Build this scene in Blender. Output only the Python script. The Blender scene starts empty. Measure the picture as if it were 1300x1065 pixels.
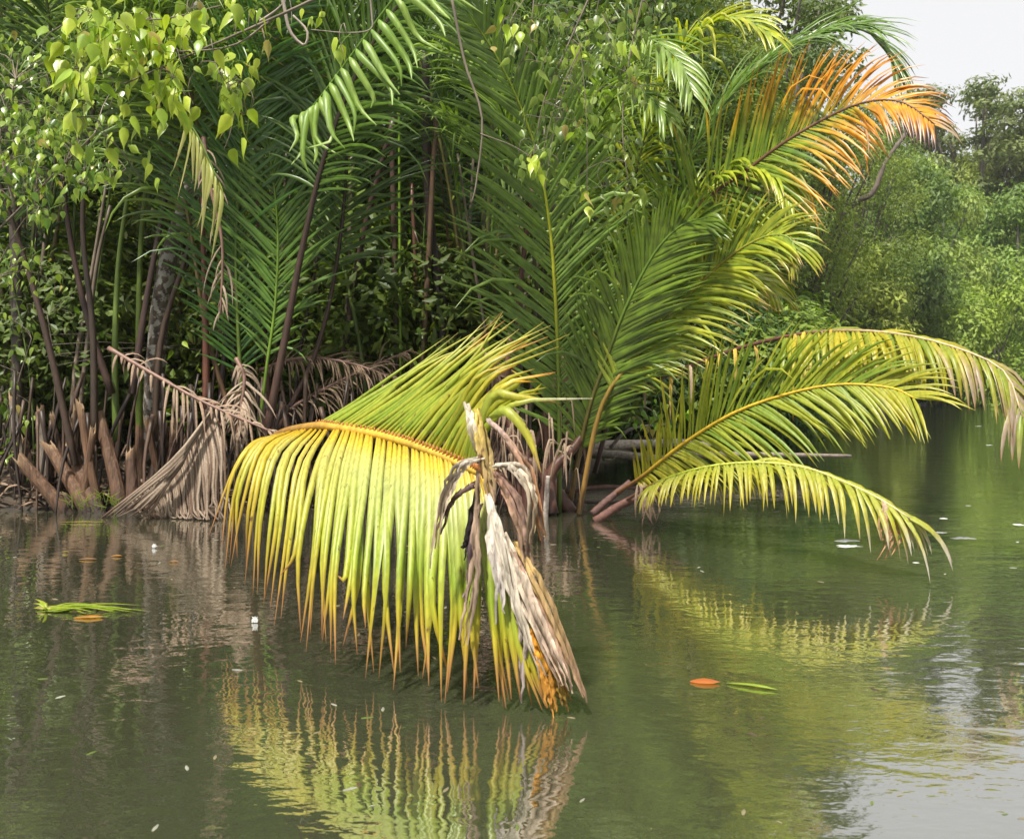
import bpy, math, random
import numpy as np
from mathutils import Vector as V
C = bpy.context.scene.collection
R = math.radians
# ------------------------------------------------------------------ camera, sky, sun, exposure
CAM_H = 1.5; FPX = 1250.0; HY = 490.0
sc = bpy.context.scene
cd = bpy.data.cameras.new('camera'); cam = bpy.data.objects.new('camera', cd); C.objects.link(cam)
cam.location = (0, 0, CAM_H); cam.rotation_euler = (R(90), 0, 0)
cd.sensor_width = 36; cd.lens = 36 * FPX / 1300
cd.shift_y = -(532.5 - HY) / 1300.0
cd.clip_end = 2000; cd.clip_start = 0.05
cd.dof.use_dof = True; cd.dof.focus_distance = 8.0; cd.dof.aperture_fstop = 4.5
sc.camera = cam
SUN_EL, SUN_AZ = 62, 212        # azimuth measured clockwise from +Y: behind the camera, a little to its left
w = bpy.data.worlds.new("World"); sc.world = w; w.use_nodes = True
nt = w.node_tree; bg = nt.nodes['Background']
sky = nt.nodes.new('ShaderNodeTexSky'); sky.sky_type = 'NISHITA'; sky.sun_disc = False
sky.sun_elevation = R(SUN_EL); sky.sun_rotation = R(SUN_AZ)
sky.dust_density = 6; sky.air_density = 1.0; sky.ozone_density = 1.0
hs = nt.nodes.new('ShaderNodeHueSaturation'); hs.inputs['Saturation'].default_value = 0.18
mxw = nt.nodes.new('ShaderNodeMix'); mxw.data_type = 'RGBA'; mxw.inputs[0].default_value = 0.75
nt.links.new(sky.outputs[0], hs.inputs['Color'])
nt.links.new(hs.outputs[0], mxw.inputs[6]); mxw.inputs[7].default_value = (7.0, 7.0, 7.1, 1)   # the thin white cloud deck
nt.links.new(mxw.outputs[2], bg.inputs['Color']); bg.inputs['Strength'].default_value = 0.1
sl = bpy.data.lights.new('sun', 'SUN'); sl.energy = 5.0; sl.angle = R(4.0); sl.color = (1, 0.95, 0.86)
so = bpy.data.objects.new('sun', sl); C.objects.link(so)
el, az = R(SUN_EL), R(SUN_AZ)
sd = V((math.sin(az) * math.cos(el), math.cos(az) * math.cos(el), math.sin(el)))
so.rotation_euler = sd.to_track_quat('Z', 'Y').to_euler(); so.location = sd * 30
sc.view_settings.view_transform = 'Standard'; sc.view_settings.look = 'None'
sc.view_settings.exposure = 0.62; sc.view_settings.gamma = 1
sc.cycles.max_bounces = 8; sc.cycles.transmission_bounces = 4; sc.cycles.diffuse_bounces = 4
sc.cycles.glossy_bounces = 3; sc.cycles.caustics_reflective = False; sc.cycles.sample_clamp_indirect = 4

# ------------------------------------------------------------------ helpers
rnd = random.Random(7)
nr = np.random.default_rng(11)
def P(px, py, d):                      # a point of the place seen at that pixel, d metres along the view
    return V(((px - 650) / FPX * d, d, CAM_H - (py - HY) / FPX * d))
def G(px, py):                         # a point on the water level
    d = CAM_H * FPX / (py - HY); return V(((px - 650) / FPX * d, d, 0))
def cr(pts, n):                        # Catmull-Rom samples
    p = [pts[0] * 2 - pts[1]] + list(pts) + [pts[-1] * 2 - pts[-2]]
    out = []; m = len(pts) - 1
    for i in range(n + 1):
        u = i / n * m; k = min(int(u), m - 1); t = u - k
        a, b, c, d = p[k], p[k + 1], p[k + 2], p[k + 3]
        out.append(0.5 * ((2 * b) + (c - a) * t + (2 * a - 5 * b + 4 * c - d) * t * t + (3 * b - a - 3 * c + d) * t ** 3))
    return out
def lerp(a, b, t): return a + (b - a) * t
def mixc(a, b, t):
    t = max(0, min(1, t)); return tuple(x + (y - x) * t for x, y in zip(a, b))
def ramp(stops, t):
    if t <= stops[0][0]: return stops[0][1]
    for (t0, c0), (t1, c1) in zip(stops, stops[1:]):
        if t <= t1: return mixc(c0, c1, (t - t0) / max(1e-6, t1 - t0))
    return stops[-1][1]
class MB:
    def __init__(s): s.v = []; s.f = []; s.c = []
    def blade(s, pts, wid, face, col, fold=0.25, twist=0.0, wav=0.0, n=None, prof=None, rib=.93, edge=1.0):
        """one leaf blade along pts, folded along its midrib; col(t)->rgb"""
        n = n or len(pts) - 1; b = len(s.v); j = rnd.uniform(0.8, 1.2)
        for i in range(n + 1):
            t = i / n; p = pts[i]
            d = (pts[min(i + 1, n)] - pts[max(i - 1, 0)])
            if d.length < 1e-6: d = V((0, 0, -1))
            d.normalize(); sv = d.cross(face)
            if sv.length < 1e-3: sv = V((1, 0, 0))
            sv.normalize(); nn = sv.cross(d)
            if twist:
                a = twist * t; sv, nn = sv * math.cos(a) + nn * math.sin(a), nn * math.cos(a) - sv * math.sin(a)
            wt = prof(t) if prof else min(1, 0.45 + 3.2 * t) * max(0.0, 1 - t ** 3.2) + 0.03
            wh = wid * 0.5 * wt; wo = nn * (wav * wid * rnd.uniform(-1, 1) * (0.3 + t))
            c = col(t); c2 = tuple(x * rib for x in c); c = tuple(x * edge for x in c)
            s.v += [p - sv * wh - nn * wh * fold * 2 + wo, p + nn * wh * fold * .6, p + sv * wh - nn * wh * fold * 2 - wo]
            s.c += [c, c2, c]
            if i < n:
                q = b + i * 3
                s.f += [(q, q + 1, q + 4, q + 3), (q + 1, q + 2, q + 5, q + 4)]
    def tube(s, pts, r, col, sides=7, n=None, rough=0.0, cap=True):
        sp = cr(pts, n) if n else pts; m = len(sp) - 1; b = len(s.v)
        nrm = None
        for i, p in enumerate(sp):
            t = i / m; d = (sp[min(i + 1, m)] - sp[max(i - 1, 0)]).normalized()
            if nrm is None: nrm = d.orthogonal().normalized()
            nrm = (nrm - d * nrm.dot(d)).normalized(); bi = d.cross(nrm)
            rr = r(t) if callable(r) else lerp(r[0], r[1], t)
            c = col(t) if callable(col) else col
            for k in range(sides):
                a = 2 * math.pi * k / sides; q = rr * (1 + rough * rnd.uniform(-1, 1))
                s.v.append(p + (nrm * math.cos(a) + bi * math.sin(a)) * q); s.c.append(c)
            if i < m:
                for k in range(sides):
                    k2 = (k + 1) % sides; o = b + i * sides
                    s.f.append((o + k, o + k2, o + sides + k2, o + sides + k))
        if cap:
            s.f.append(tuple(b + k for k in range(sides))[::-1]); s.f.append(tuple(b + m * sides + k for k in range(sides)))
    def build(s, name, mat, parent=None, smooth=True):
        return mesh_obj(name, [tuple(x) for x in s.v], s.f, s.c, mat, parent, smooth)
def mesh_data(name, v, f, c, mat, smooth=True):
    me = bpy.data.meshes.new(name); me.from_pydata(v, [], f)
    if c is not None and len(c):
        ca = me.color_attributes.new('col', 'FLOAT_COLOR', 'POINT')
        arr = np.ones((len(v), 4), np.float32); arr[:, :3] = np.asarray(c, np.float32)[:, :3]
        ca.data.foreach_set('color', arr.ravel())
    if smooth: me.polygons.foreach_set('use_smooth', [True] * len(me.polygons))
    me.materials.append(mat); me.update(); return me
def mesh_obj(name, v, f, c, mat, parent=None, smooth=True):
    o = bpy.data.objects.new(name, mesh_data(name, v, f, c, mat, smooth)); C.objects.link(o)
    if parent: o.parent = parent
    return o
def tag(o, label=None, cat=None, group=None, kind=None):
    if label: o['label'] = label
    if cat: o['category'] = cat
    if group: o['group'] = group
    if kind: o['kind'] = kind
    return o
def empty(name, loc, label, cat, group=None):
    o = bpy.data.objects.new(name, None); C.objects.link(o); o.location = loc; o.empty_display_size = .2
    return tag(o, label, cat, group)
def keep(o, par):                      # parent a mesh written in world coordinates to a thing at par's base
    o.parent = par; o.location = tuple(-x for x in par.location) if par.parent is None else (0, 0, 0)
    return o

# ------------------------------------------------------------------ materials
def new_mat(name):
    m = bpy.data.materials.new(name); m.use_nodes = True; nt = m.node_tree
    return m, nt, nt.nodes['Principled BSDF'], nt.nodes['Material Output']
def leaf_mat(name, rough=0.38, transl=0.3, spec=0.5, noise=9.0, amt=0.35, hue=0.0, tcol=(1.15, 1.25, 0.5), spots=None, stretch=(1, 1, 1), val=1.0):
    m, nt, b, out = new_mat(name); N = nt.nodes.new; L = nt.links.new
    at = N('ShaderNodeAttribute'); at.attribute_name = 'col'
    tc = N('ShaderNodeTexCoord')
    no = N('ShaderNodeTexNoise'); no.inputs['Scale'].default_value = noise; no.inputs['Detail'].default_value = 4
    mpg = N('ShaderNodeMapping'); mpg.inputs['Scale'].default_value = stretch; L(tc.outputs['Object'], mpg.inputs[0])
    L(mpg.outputs[0], no.inputs['Vector'])
    mr = N('ShaderNodeMapRange'); mr.inputs[1].default_value = .3; mr.inputs[2].default_value = .7
    mr.inputs[3].default_value = val * (1 - amt); mr.inputs[4].default_value = val * (1 + amt)
    L(no.outputs[0], mr.inputs[0])
    oi = N('ShaderNodeObjectInfo')
    h = N('ShaderNodeHueSaturation')
    mo = N('ShaderNodeMapRange'); mo.inputs[3].default_value = .5 - hue; mo.inputs[4].default_value = .5 + hue * .7
    L(oi.outputs['Random'], mo.inputs[0]); L(mo.outputs[0], h.inputs['Hue'])
    L(at.outputs['Color'], h.inputs['Color']); L(mr.outputs[0], h.inputs['Value'])
    if spots:
        n2 = N('ShaderNodeTexNoise'); n2.inputs['Scale'].default_value = 16; n2.inputs['Detail'].default_value = 6; n2.inputs['Roughness'].default_value = .75
        m3 = N('ShaderNodeMapping'); m3.inputs['Scale'].default_value = (1, 1, .45); L(tc.outputs['Object'], m3.inputs[0]); L(m3.outputs[0], n2.inputs['Vector'])
        m2 = N('ShaderNodeMapRange'); m2.inputs[1].default_value = .625; m2.inputs[2].default_value = .66; L(n2.outputs[0], m2.inputs[0])
        mm = N('ShaderNodeMix'); mm.data_type = 'RGBA'; L(m2.outputs[0], mm.inputs[0]); L(h.outputs[0], mm.inputs[6]); mm.inputs[7].default_value = spots + (1,)
        L(mm.outputs[2], b.inputs['Base Color'])
    else: L(h.outputs[0], b.inputs['Base Color'])
    b.inputs['Roughness'].default_value = rough; b.inputs['Specular IOR Level'].default_value = spec
    tr = N('ShaderNodeBsdfTranslucent'); mu = N('ShaderNodeMix'); mu.data_type = 'RGBA'; mu.blend_type = 'MULTIPLY'
    mu.inputs[0].default_value = 1; L(h.outputs[0], mu.inputs[6]); mu.inputs[7].default_value = tcol + (1,)
    L(mu.outputs[2], tr.inputs['Color'])
    ms = N('ShaderNodeMixShader'); ms.inputs[0].default_value = transl
    L(b.outputs[0], ms.inputs[1]); L(tr.outputs[0], ms.inputs[2]); L(ms.outputs[0], out.inputs[0])
    return m
def solid_mat(name, rough=0.6, noise=14.0, amt=0.5, bump=0.3, stretch=(1, 1, 1), spec=0.4, spots=None):
    m, nt, b, out = new_mat(name); N = nt.nodes.new; L = nt.links.new
    at = N('ShaderNodeAttribute'); at.attribute_name = 'col'
    tc = N('ShaderNodeTexCoord'); mp = N('ShaderNodeMapping'); mp.inputs['Scale'].default_value = stretch
    L(tc.outputs['Object'], mp.inputs[0])
    no = N('ShaderNodeTexNoise'); no.inputs['Scale'].default_value = noise; no.inputs['Detail'].default_value = 6
    no.inputs['Roughness'].default_value = .65; L(mp.outputs[0], no.inputs['Vector'])
    mr = N('ShaderNodeMapRange'); mr.inputs[1].default_value = .3; mr.inputs[2].default_value = .7
    mr.inputs[3].default_value = 1 - amt; mr.inputs[4].default_value = 1 + amt; L(no.outputs[0], mr.inputs[0])
    mu = N('ShaderNodeMix'); mu.data_type = 'RGBA'; mu.blend_type = 'MULTIPLY'; mu.inputs[0].default_value = 1
    L(at.outputs['Color'], mu.inputs[6]); L(mr.outputs[0], mu.inputs[7]); last = mu.outputs[2]
    if spots:
        n2 = N('ShaderNodeTexNoise'); n2.inputs['Scale'].default_value = noise * .7; n2.inputs['Detail'].default_value = 5
        L(tc.outputs['Object'], n2.inputs['Vector'])
        m2 = N('ShaderNodeMapRange'); m2.inputs[1].default_value = .5; m2.inputs[2].default_value = .56; L(n2.outputs[0], m2.inputs[0])
        mm = N('ShaderNodeMix'); mm.data_type = 'RGBA'; L(m2.outputs[0], mm.inputs[0]); L(last, mm.inputs[6]); mm.inputs[7].default_value = spots + (1,)
        last = mm.outputs[2]
    L(last, b.inputs['Base Color']); b.inputs['Roughness'].default_value = rough; b.inputs['Specular IOR Level'].default_value = spec
    bp = N('ShaderNodeBump'); bp.inputs['Strength'].default_value = bump; bp.inputs['Distance'].default_value = .02
    L(no.outputs[0], bp.inputs['Height']); L(bp.outputs[0], b.inputs['Normal'])
    return m
M_PALM = leaf_mat('palm_leaf', 0.34, 0.34, 0.55, 8, 0.3)
M_HERO = leaf_mat('yellow_palm_leaf', 0.42, 0.32, 0.45, 40, 0.2, val=.76, spots=(.13, .07, .03), stretch=(1, 1, .12))
M_DEAD = leaf_mat('dead_leaf', 0.75, 0.18, 0.2, 60, 0.25, tcol=(1, .8, .55))
M_WITHER = leaf_mat('withered_leaf', 0.8, 0.2, 0.15, 55, 0.5, tcol=(1, .85, .6), spots=(.20, .12, .06), stretch=(1, 1, .10))
M_STUB = solid_mat('cut_stalk', 0.7, 30, 0.55, 0.9, (1, 1, .08))
M_BROAD = leaf_mat('broad_leaf', 0.32, 0.42, 0.5, 6, 0.3)
M_TREE = leaf_mat('tree_leaf', 0.5, 0.35, 0.4, 0.6, 0.3, hue=0.012)
M_STALK = solid_mat('palm_stalk', 0.45, 18, 0.35, 0.2, (1, 1, .25))
M_BARK = solid_mat('bark', 0.85, 5, 0.5, 0.8, (1, 1, .35))
M_LICHEN = solid_mat('mottled_bark', 0.85, 16, 0.5, 0.8, spots=(.36, .34, .30))
M_WOOD = solid_mat('driftwood', 0.7, 20, 0.5, 0.6)

# water
def water_mat():
    m, nt, b, out = new_mat('river_water'); N = nt.nodes.new; L = nt.links.new
    tc = N('ShaderNodeTexCoord'); geo = N('ShaderNodeNewGeometry')
    b.inputs['Roughness'].default_value = 0.015; b.inputs['IOR'].default_value = 2.6; b.inputs['Coat Weight'].default_value = 1.0; b.inputs['Coat IOR'].default_value = 2.5; b.inputs['Coat Roughness'].default_value = 0.01
    b.inputs['Specular IOR Level'].default_value = 0.5
    nz = N('ShaderNodeTexNoise'); nz.inputs['Scale'].default_value = .35; nz.inputs['Detail'].default_value = 3
    L(tc.outputs['Object'], nz.inputs['Vector'])
    cm = N('ShaderNodeMix'); cm.data_type = 'RGBA'; L(nz.outputs[0], cm.inputs[0])
    cm.inputs[6].default_value = (.036, .039, .022, 1); cm.inputs[7].default_value = (.050, .053, .029, 1)
    L(cm.outputs[2], b.inputs['Base Color'])
    def noise(scale, st, det, dist=0.0):
        mp = N('ShaderNodeMapping'); mp.inputs['Scale'].default_value = st; mp.inputs['Rotation'].default_value = (0, 0, R(12))
        L(tc.outputs['Object'], mp.inputs[0])
        n = N('ShaderNodeTexNoise'); n.inputs['Scale'].default_value = scale; n.inputs['Detail'].default_value = det
        n.inputs['Distortion'].default_value = dist; L(mp.outputs[0], n.inputs['Vector']); return n.outputs[0]
    a = noise(4.5, (.8, 1.3, 1), 2, .4); c = noise(18, (.8, 1.4, 1), 2, .3); g = noise(1.2, (.7, 1, 1), 1)
    # wind patches: the fine ripple is only strong in places
    wp = noise(.32, (1, 1, 1), 2); wm = N('ShaderNodeMapRange'); wm.inputs[1].default_value = .42; wm.inputs[2].default_value = .62
    wm.inputs[3].default_value = .25; wm.inputs[4].default_value = 1.0; L(wp, wm.inputs[0])
    def mul(x, y):
        q = N('ShaderNodeMath'); q.operation = 'MULTIPLY'; L(x, q.inputs[0])
        if isinstance(y, float): q.inputs[1].default_value = y
        else: L(y, q.inputs[1])
        return q.outputs[0]
    def add(x, y):
        q = N('ShaderNodeMath'); q.operation = 'ADD'; L(x, q.inputs[0]); L(y, q.inputs[1]); return q.outputs[0]
    hgt = add(add(mul(a, .0044), mul(mul(c, wm.outputs[0]), .0017)), mul(g, .007))
    bp = N('ShaderNodeBump'); bp.inputs['Strength'].default_value = 1; bp.inputs['Distance'].default_value = 1.0
    L(hgt, bp.inputs['Height']); L(bp.outputs[0], b.inputs['Normal']); L(bp.outputs[0], b.inputs['Coat Normal'])
    return m
M_WATER = water_mat()
def mud_mat():
    m, nt, b, out = new_mat('river_mud'); N = nt.nodes.new; L = nt.links.new
    tc = N('ShaderNodeTexCoord'); n = N('ShaderNodeTexNoise'); n.inputs['Scale'].default_value = 3; n.inputs['Detail'].default_value = 8
    L(tc.outputs['Object'], n.inputs['Vector'])
    cr_ = N('ShaderNodeValToRGB'); e = cr_.color_ramp.elements
    e[0].position = .35; e[0].color = (.02, .014, .008, 1); e[1].position = .65; e[1].color = (.06, .045, .025, 1)
    e2 = cr_.color_ramp.elements.new(.75); e2.color = (.03, .05, .012, 1)
    L(n.outputs[0], cr_.inputs[0]); L(cr_.outputs[0], b.inputs['Base Color']); b.inputs['Roughness'].default_value = .7
    bp = N('ShaderNodeBump'); bp.inputs['Distance'].default_value = .08; L(n.outputs[0], bp.inputs['Height']); L(bp.outputs[0], b.inputs['Normal'])
    return m
M_MUD = mud_mat()

# ------------------------------------------------------------------ the setting: water and banks
BANK = np.array([(-60, 9.5), (-12, 10.6), (-6, 11.9), (-4, 12.3), (-2, 12.6), (0.2, 12.9), (1.0, 14), (1.6, 19), (3, 23.4), (6.2, 24), (8.0, 31), (12, 50), (19, 76), (37, 96), (60, 106), (160, 125)], float)
def bank_dist(x, y):
    x = np.asarray(x, float); y = np.asarray(y, float); best = np.full(x.shape, 1e9)
    for (x0, y0), (x1, y1) in zip(BANK, BANK[1:]):
        dx, dy = x1 - x0, y1 - y0; t = np.clip(((x - x0) * dx + (y - y0) * dy) / (dx * dx + dy * dy), 0, 1)
        best = np.minimum(best, np.hypot(x - x0 - t * dx, y - y0 - t * dy))
    side = y - np.interp(x, BANK[:, 0], BANK[:, 1])
    return np.where(side > 0, best, -best)
def ground_z(x, y):
    d = bank_dist(x, y)
    return np.where(d < 0, np.maximum(-1.6, d * .45), np.minimum(d * .35, .45) + np.clip(d - 4, 0, 400) * .018)
gx = np.concatenate([np.linspace(-400, -14, 20), np.linspace(-13, 12, 90), np.linspace(12.8, 70, 60), np.linspace(75, 500, 20)])
gy = np.concatenate([np.linspace(-60, 8, 15), np.linspace(8.6, 26, 70), np.linspace(27, 130, 60), np.linspace(140, 700, 15)])
X, Y = np.meshgrid(gx, gy); Z = ground_z(X, Y) + nr.normal(0, .02, X.shape)
nx, ny = len(gx), len(gy)
gv = np.stack([X.ravel(), Y.ravel(), Z.ravel()], 1).tolist()
gf = [(j * nx + i, j * nx + i + 1, (j + 1) * nx + i + 1, (j + 1) * nx + i) for j in range(ny - 1) for i in range(nx - 1)]
tag(mesh_obj('ground', gv, gf, None, M_MUD), kind='structure')
tag(mesh_obj('river_water', [(-400, -60, 0), (500, -60, 0), (500, 700, 0), (-400, 700, 0)], [(0, 1, 2, 3)], None, M_WATER, smooth=False), kind='structure')

# ------------------------------------------------------------------ colours (pigments)
DEEP = (.050, .100, .013); MID = (.105, .195, .018); LITE = (.22, .34, .028); LIME = (.38, .45, .035)
YEL = (.68, .50, .030); ORG = (.66, .27, .020); DEAD = (.30, .205, .140); PINK = (.46, .35, .25); PALE = (.66, .60, .50)
TIPB = (.50, .24, .09); DKB = (.050, .026, .018); REDB = (.15, .068, .040); GRS = (.10, .17, .020); YSTEM = (.55, .36, .03)

# ------------------------------------------------------------------ palm fronds
def frond(par, pts, n=60, L=1.0, wid=.045, face=(0, -1, .35), face2=None, a0=62, a1=24, droop=.35, start=.25,
          prof=None, cols=None, stalk=None, r=(.028, .006), sides=(1, -1), lift=.12, seg=5, jit=.10, mat=None,
          label=None, skip=0.0, limp=None, curve=26, dtip=1.0, name='frond', lscale=(1, 1)):
    """leaflets in one mesh (the part), the midrib and stalk as its sub-part"""
    sp = cr(pts, curve); m = len(sp) - 1; mat = mat or M_PALM
    cum = [0]
    for i in range(m): cum.append(cum[-1] + (sp[i + 1] - sp[i]).length)
    def at(s):
        q = s * cum[-1]; k = 0
        while k < m - 1 and cum[k + 1] < q: k += 1
        t = (q - cum[k]) / max(1e-6, cum[k + 1] - cum[k])
        return sp[k].lerp(sp[k + 1], t), (sp[min(k + 2, m)] - sp[max(k - 1, 0)]).normalized()
    f1 = V(face).normalized(); f2 = V(face2).normalized() if face2 else f1
    prof = prof or (lambda u: min(1, .45 + 2.2 * u) * (1 - .62 * max(0, (u - .45) / .55) ** 1.6))
    mb = MB()
    for i in range(n):
        u = (i + .5) / n
        for si, sgn in enumerate(sides):
            if rnd.random() < skip: continue
            uu = min(.999, max(0, u + rnd.uniform(-.3, .3) / n)); s = start + (1 - start) * uu
            p, T = at(s); F = f1.lerp(f2, u); F = (F - T * F.dot(T))
            F = F.normalized() if F.length > .05 else T.orthogonal().normalized()
            S = T.cross(F) * sgn
            a = R(lerp(a0, a1, u ** .9) + rnd.gauss(0, 4))
            d = T * math.cos(a) + S * math.sin(a) + F * (lift + rnd.gauss(0, jit))
            d.normalize(); ln = L * prof(u) * rnd.uniform(.84, 1.08) * lscale[si]; st = ln / seg
            dr = droop * rnd.uniform(.7, 1.35)
            dr *= lerp(1, dtip, u * u)
            if mat is M_DEAD: ln *= rnd.uniform(.35, 1.35); st = ln / seg; dr *= rnd.uniform(.3, 1.5)
            if rnd.random() < .06: dr = dr * 2.5 + .5
            q = [p]; dd = d.copy()
            for k in range(seg):
                dd = (dd + V((0, 0, -1)) * dr * (.25 + k / seg) * .6 * (5 / seg)).normalized(); q.append(q[-1] + dd * st)
            key = rnd.random(); cf = cols
            mb.blade(q, wid * rnd.uniform(.8, 1.15), (F + V((rnd.gauss(0, .25), rnd.gauss(0, .25), .3))), lambda t: cf(u, t, key, sgn), fold=.3, twist=rnd.gauss(0, .5))
    o = mb.build(name, mat); keep(o, par)
    if label: o['label'] = label
    tb = MB(); sc_ = stalk or (lambda t: mixc(DKB, GRS, t * 1.2))
    tb.tube([sp[i] for i in range(m + 1)], lambda t: lerp(r[0], r[1], t ** .8), sc_, 7)
    k = tb.build('midrib', M_STALK, o)
    return o
def greens(lo=DEEP, hi=MID, tip=None, yel=0.0):
    def f(u, t, key, sgn):
        c = mixc(lo, hi, key * .8 + t * .2)
        if yel: c = mixc(c, YEL, yel * (key * .6 + t * .5))
        if tip and t > .86: c = mixc(c, tip, (t - .86) / .14 * (1 if key > .4 else .3))
        return c
    return f
G1 = greens(DEEP, MID); G2 = greens(MID, LITE, TIPB); G3 = greens(MID, LIME, TIPB, .25); G4 = greens((.02, .055, .01), DEEP)

# =================================================== palm on the point, right of the middle
A = empty('nipa_palm', G(712, 648), 'large palm with arching fronds and brown stalks standing in the water at the bank tip', 'palm')
frond(A, [P(710, 650, 11.7), P(710, 520, 11.6), P(706, 400, 11.5), P(698, 290, 11.3), P(680, 190, 11.0), P(640, 90, 10.7), P(590, 10, 10.4)],
      n=100, L=1.5, wid=.047, start=.16, a0=50, a1=32, droop=.14, jit=.04, cols=greens((.13, .23, .03), (.24, .36, .06)), stalk=lambda t: ramp([(0, (.09, .13, .02)), (.25, (.14, .2, .02)), (.4, (.42, .42, .03)), (1, LITE)], t), r=(.032, .008), face=(.15, -1, .2), label='upright frond with yellow midrib')
frond(A, [P(722, 648, 11.9), P(745, 530, 11.5), P(772, 450, 11.3), P(797, 385, 11.1), P(832, 320, 10.9), P(866, 286, 10.7), P(898, 276, 10.5)],
      n=100, L=1.15, wid=.046, start=.20, a0=46, a1=28, droop=.13, jit=.04, cols=greens((.09, .15, .012), (.19, .28, .025)), dtip=2, stalk=lambda t: mixc((.16, .09, .03), GRS, t * 2), face=(-.25, -1, .25), r=(.034, .008), lscale=(1, .8))
frond(A, [P(735, 652, 11.4), P(762, 520, 11.3), P(805, 455, 11.2), P(850, 400, 11.0), P(915, 335, 10.7), P(965, 303, 10.4), P(998, 300, 10.2), P(1012, 318, 10.1)],
      n=84, L=1.0, wid=.042, start=.34, a0=58, a1=28, droop=.22, jit=.05, dtip=2.5, cols=G3, stalk=lambda t: ramp([(0, (.22, .12, .03)), (.4, (.30, .22, .03)), (1, MID)], t), face=(-.1, -1, .5), r=(.034, .007))
def colO(u, t, key, sgn):              # the orange frond: green at its base, orange then burnt at the end
    c = mixc(MID, LIME, key * .7)
    k = (u - .50) * 5 + (t - .45) * 2.2 + (key - .5) * 1.0 + (.35 if sgn < 0 else 0)
    c = mixc(c, mixc(ORG, (.72, .34, .02), key), k)
    k2 = (u - .76) * 6 + (t - .68) * 3.0 + (key - .5) * 1.4 + (.15 if sgn > 0 else -.05)
    return mixc(c, (.085, .042, .035) if key < .7 else PINK, k2)
frond(A, [P(755, 600, 12.4), P(790, 470, 12.2), P(835, 350, 11.8), P(885, 265, 11.4), P(950, 215, 11), P(1000, 178, 10.7), P(1065, 142, 10.4), P(1112, 128, 10.1), P(1150, 132, 9.9), P(1186, 158, 9.7)],
      n=104, L=1.25, wid=.036, jit=.04, start=.36, a0=56, a1=40, droop=.17, dtip=4.0, cols=colO, prof=lambda u: min(1, .5 + 2 * u) * (1 - .68 * max(0, (u - .5) / .5)), stalk=lambda t: ramp([(0, DKB), (.6, REDB), (.8, (.08, .035, .03)), (1, (.07, .035, .03))], t), face=(.1, -1, .45), r=(.034, .007), label='frond turning orange and burnt black at its end')
def colT(u, t, key, sgn):
    c = mixc(MID, (.20, .30, .10), key); return mixc(c, (.05, .05, .03), (u - .8) * 3 + (t - .8))
frond(A, [P(752, 560, 13), P(800, 400, 12.9), P(850, 250, 12.6), P(905, 150, 12.2), P(965, 88, 11.8), P(1030, 48, 11.4), P(1085, 36, 11), P(1125, 60, 10.7), P(1140, 95, 10.5)],
      n=72, L=1.15, wid=.036, start=.42, a0=42, a1=12, droop=.42, cols=colT, face=(0, -.5, 1), r=(.03, .006))
frond(A, [P(740, 560, 13.2), P(775, 380, 13), P(805, 230, 12.6), P(840, 110, 12), P(880, 45, 11.4), P(930, 22, 10.9), P(975, 40, 10.5)],
      n=60, L=1.05, wid=.045, start=.4, a0=50, a1=20, droop=.5, cols=greens(LITE, LIME, None, .3), face=(0, -.6, 1), r=(.03, .007))
frond(A, [P(735, 600, 12.6), P(790, 440, 12.4), P(840, 330, 12.1), P(885, 255, 11.7), P(930, 215, 11.3), P(975, 215, 10.9), P(1005, 250, 10.6)],
      n=60, L=1.0, wid=.048, start=.4, a0=52, a1=20, droop=.6, cols=greens(LITE, LIME, TIPB, .2), face=(0, -.5, 1), r=(.03, .007))
frond(A, [P(730, 590, 12.9), P(790, 480, 12.8), P(850, 410, 12.6), P(905, 365, 12.3), P(950, 350, 12), P(985, 372, 11.7)],
      n=56, L=1.0, wid=.044, start=.35, a0=55, a1=25, droop=.55, cols=greens(LITE, LIME, TIPB, .35), face=(0, -.6, .9), r=(.026, .006))
for q, nn_, ll in [([(720, 560, 13.4), (735, 360, 13.2), (745, 200, 12.6), (770, 90, 11.8), (815, 50, 11), (860, 75, 10.4), (880, 120, 10.1)], 50, 1.0), ([(700, 560, 13.5), (715, 350, 13.2), (740, 210, 12.4), (775, 130, 11.6), (815, 118, 11), (850, 150, 10.6)], 44, .95), ([(690, 540, 13.3), (680, 350, 13), (655, 190, 12.4), (610, 90, 11.6), (560, 60, 11)], 56, 1.2), ([(690, 540, 13.6), (672, 380, 13.3), (640, 260, 12.9), (590, 170, 12.3), (540, 130, 11.8)], 50, 1.1)]:
    frond(A, [P(*x) for x in q], n=nn_, L=ll, wid=.046, start=.42, a0=52, a1=24, droop=.5, cols=greens((.14, .24, .03), (.30, .40, .09)), face=(0, -.5, 1), r=(.03, .007))
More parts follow.
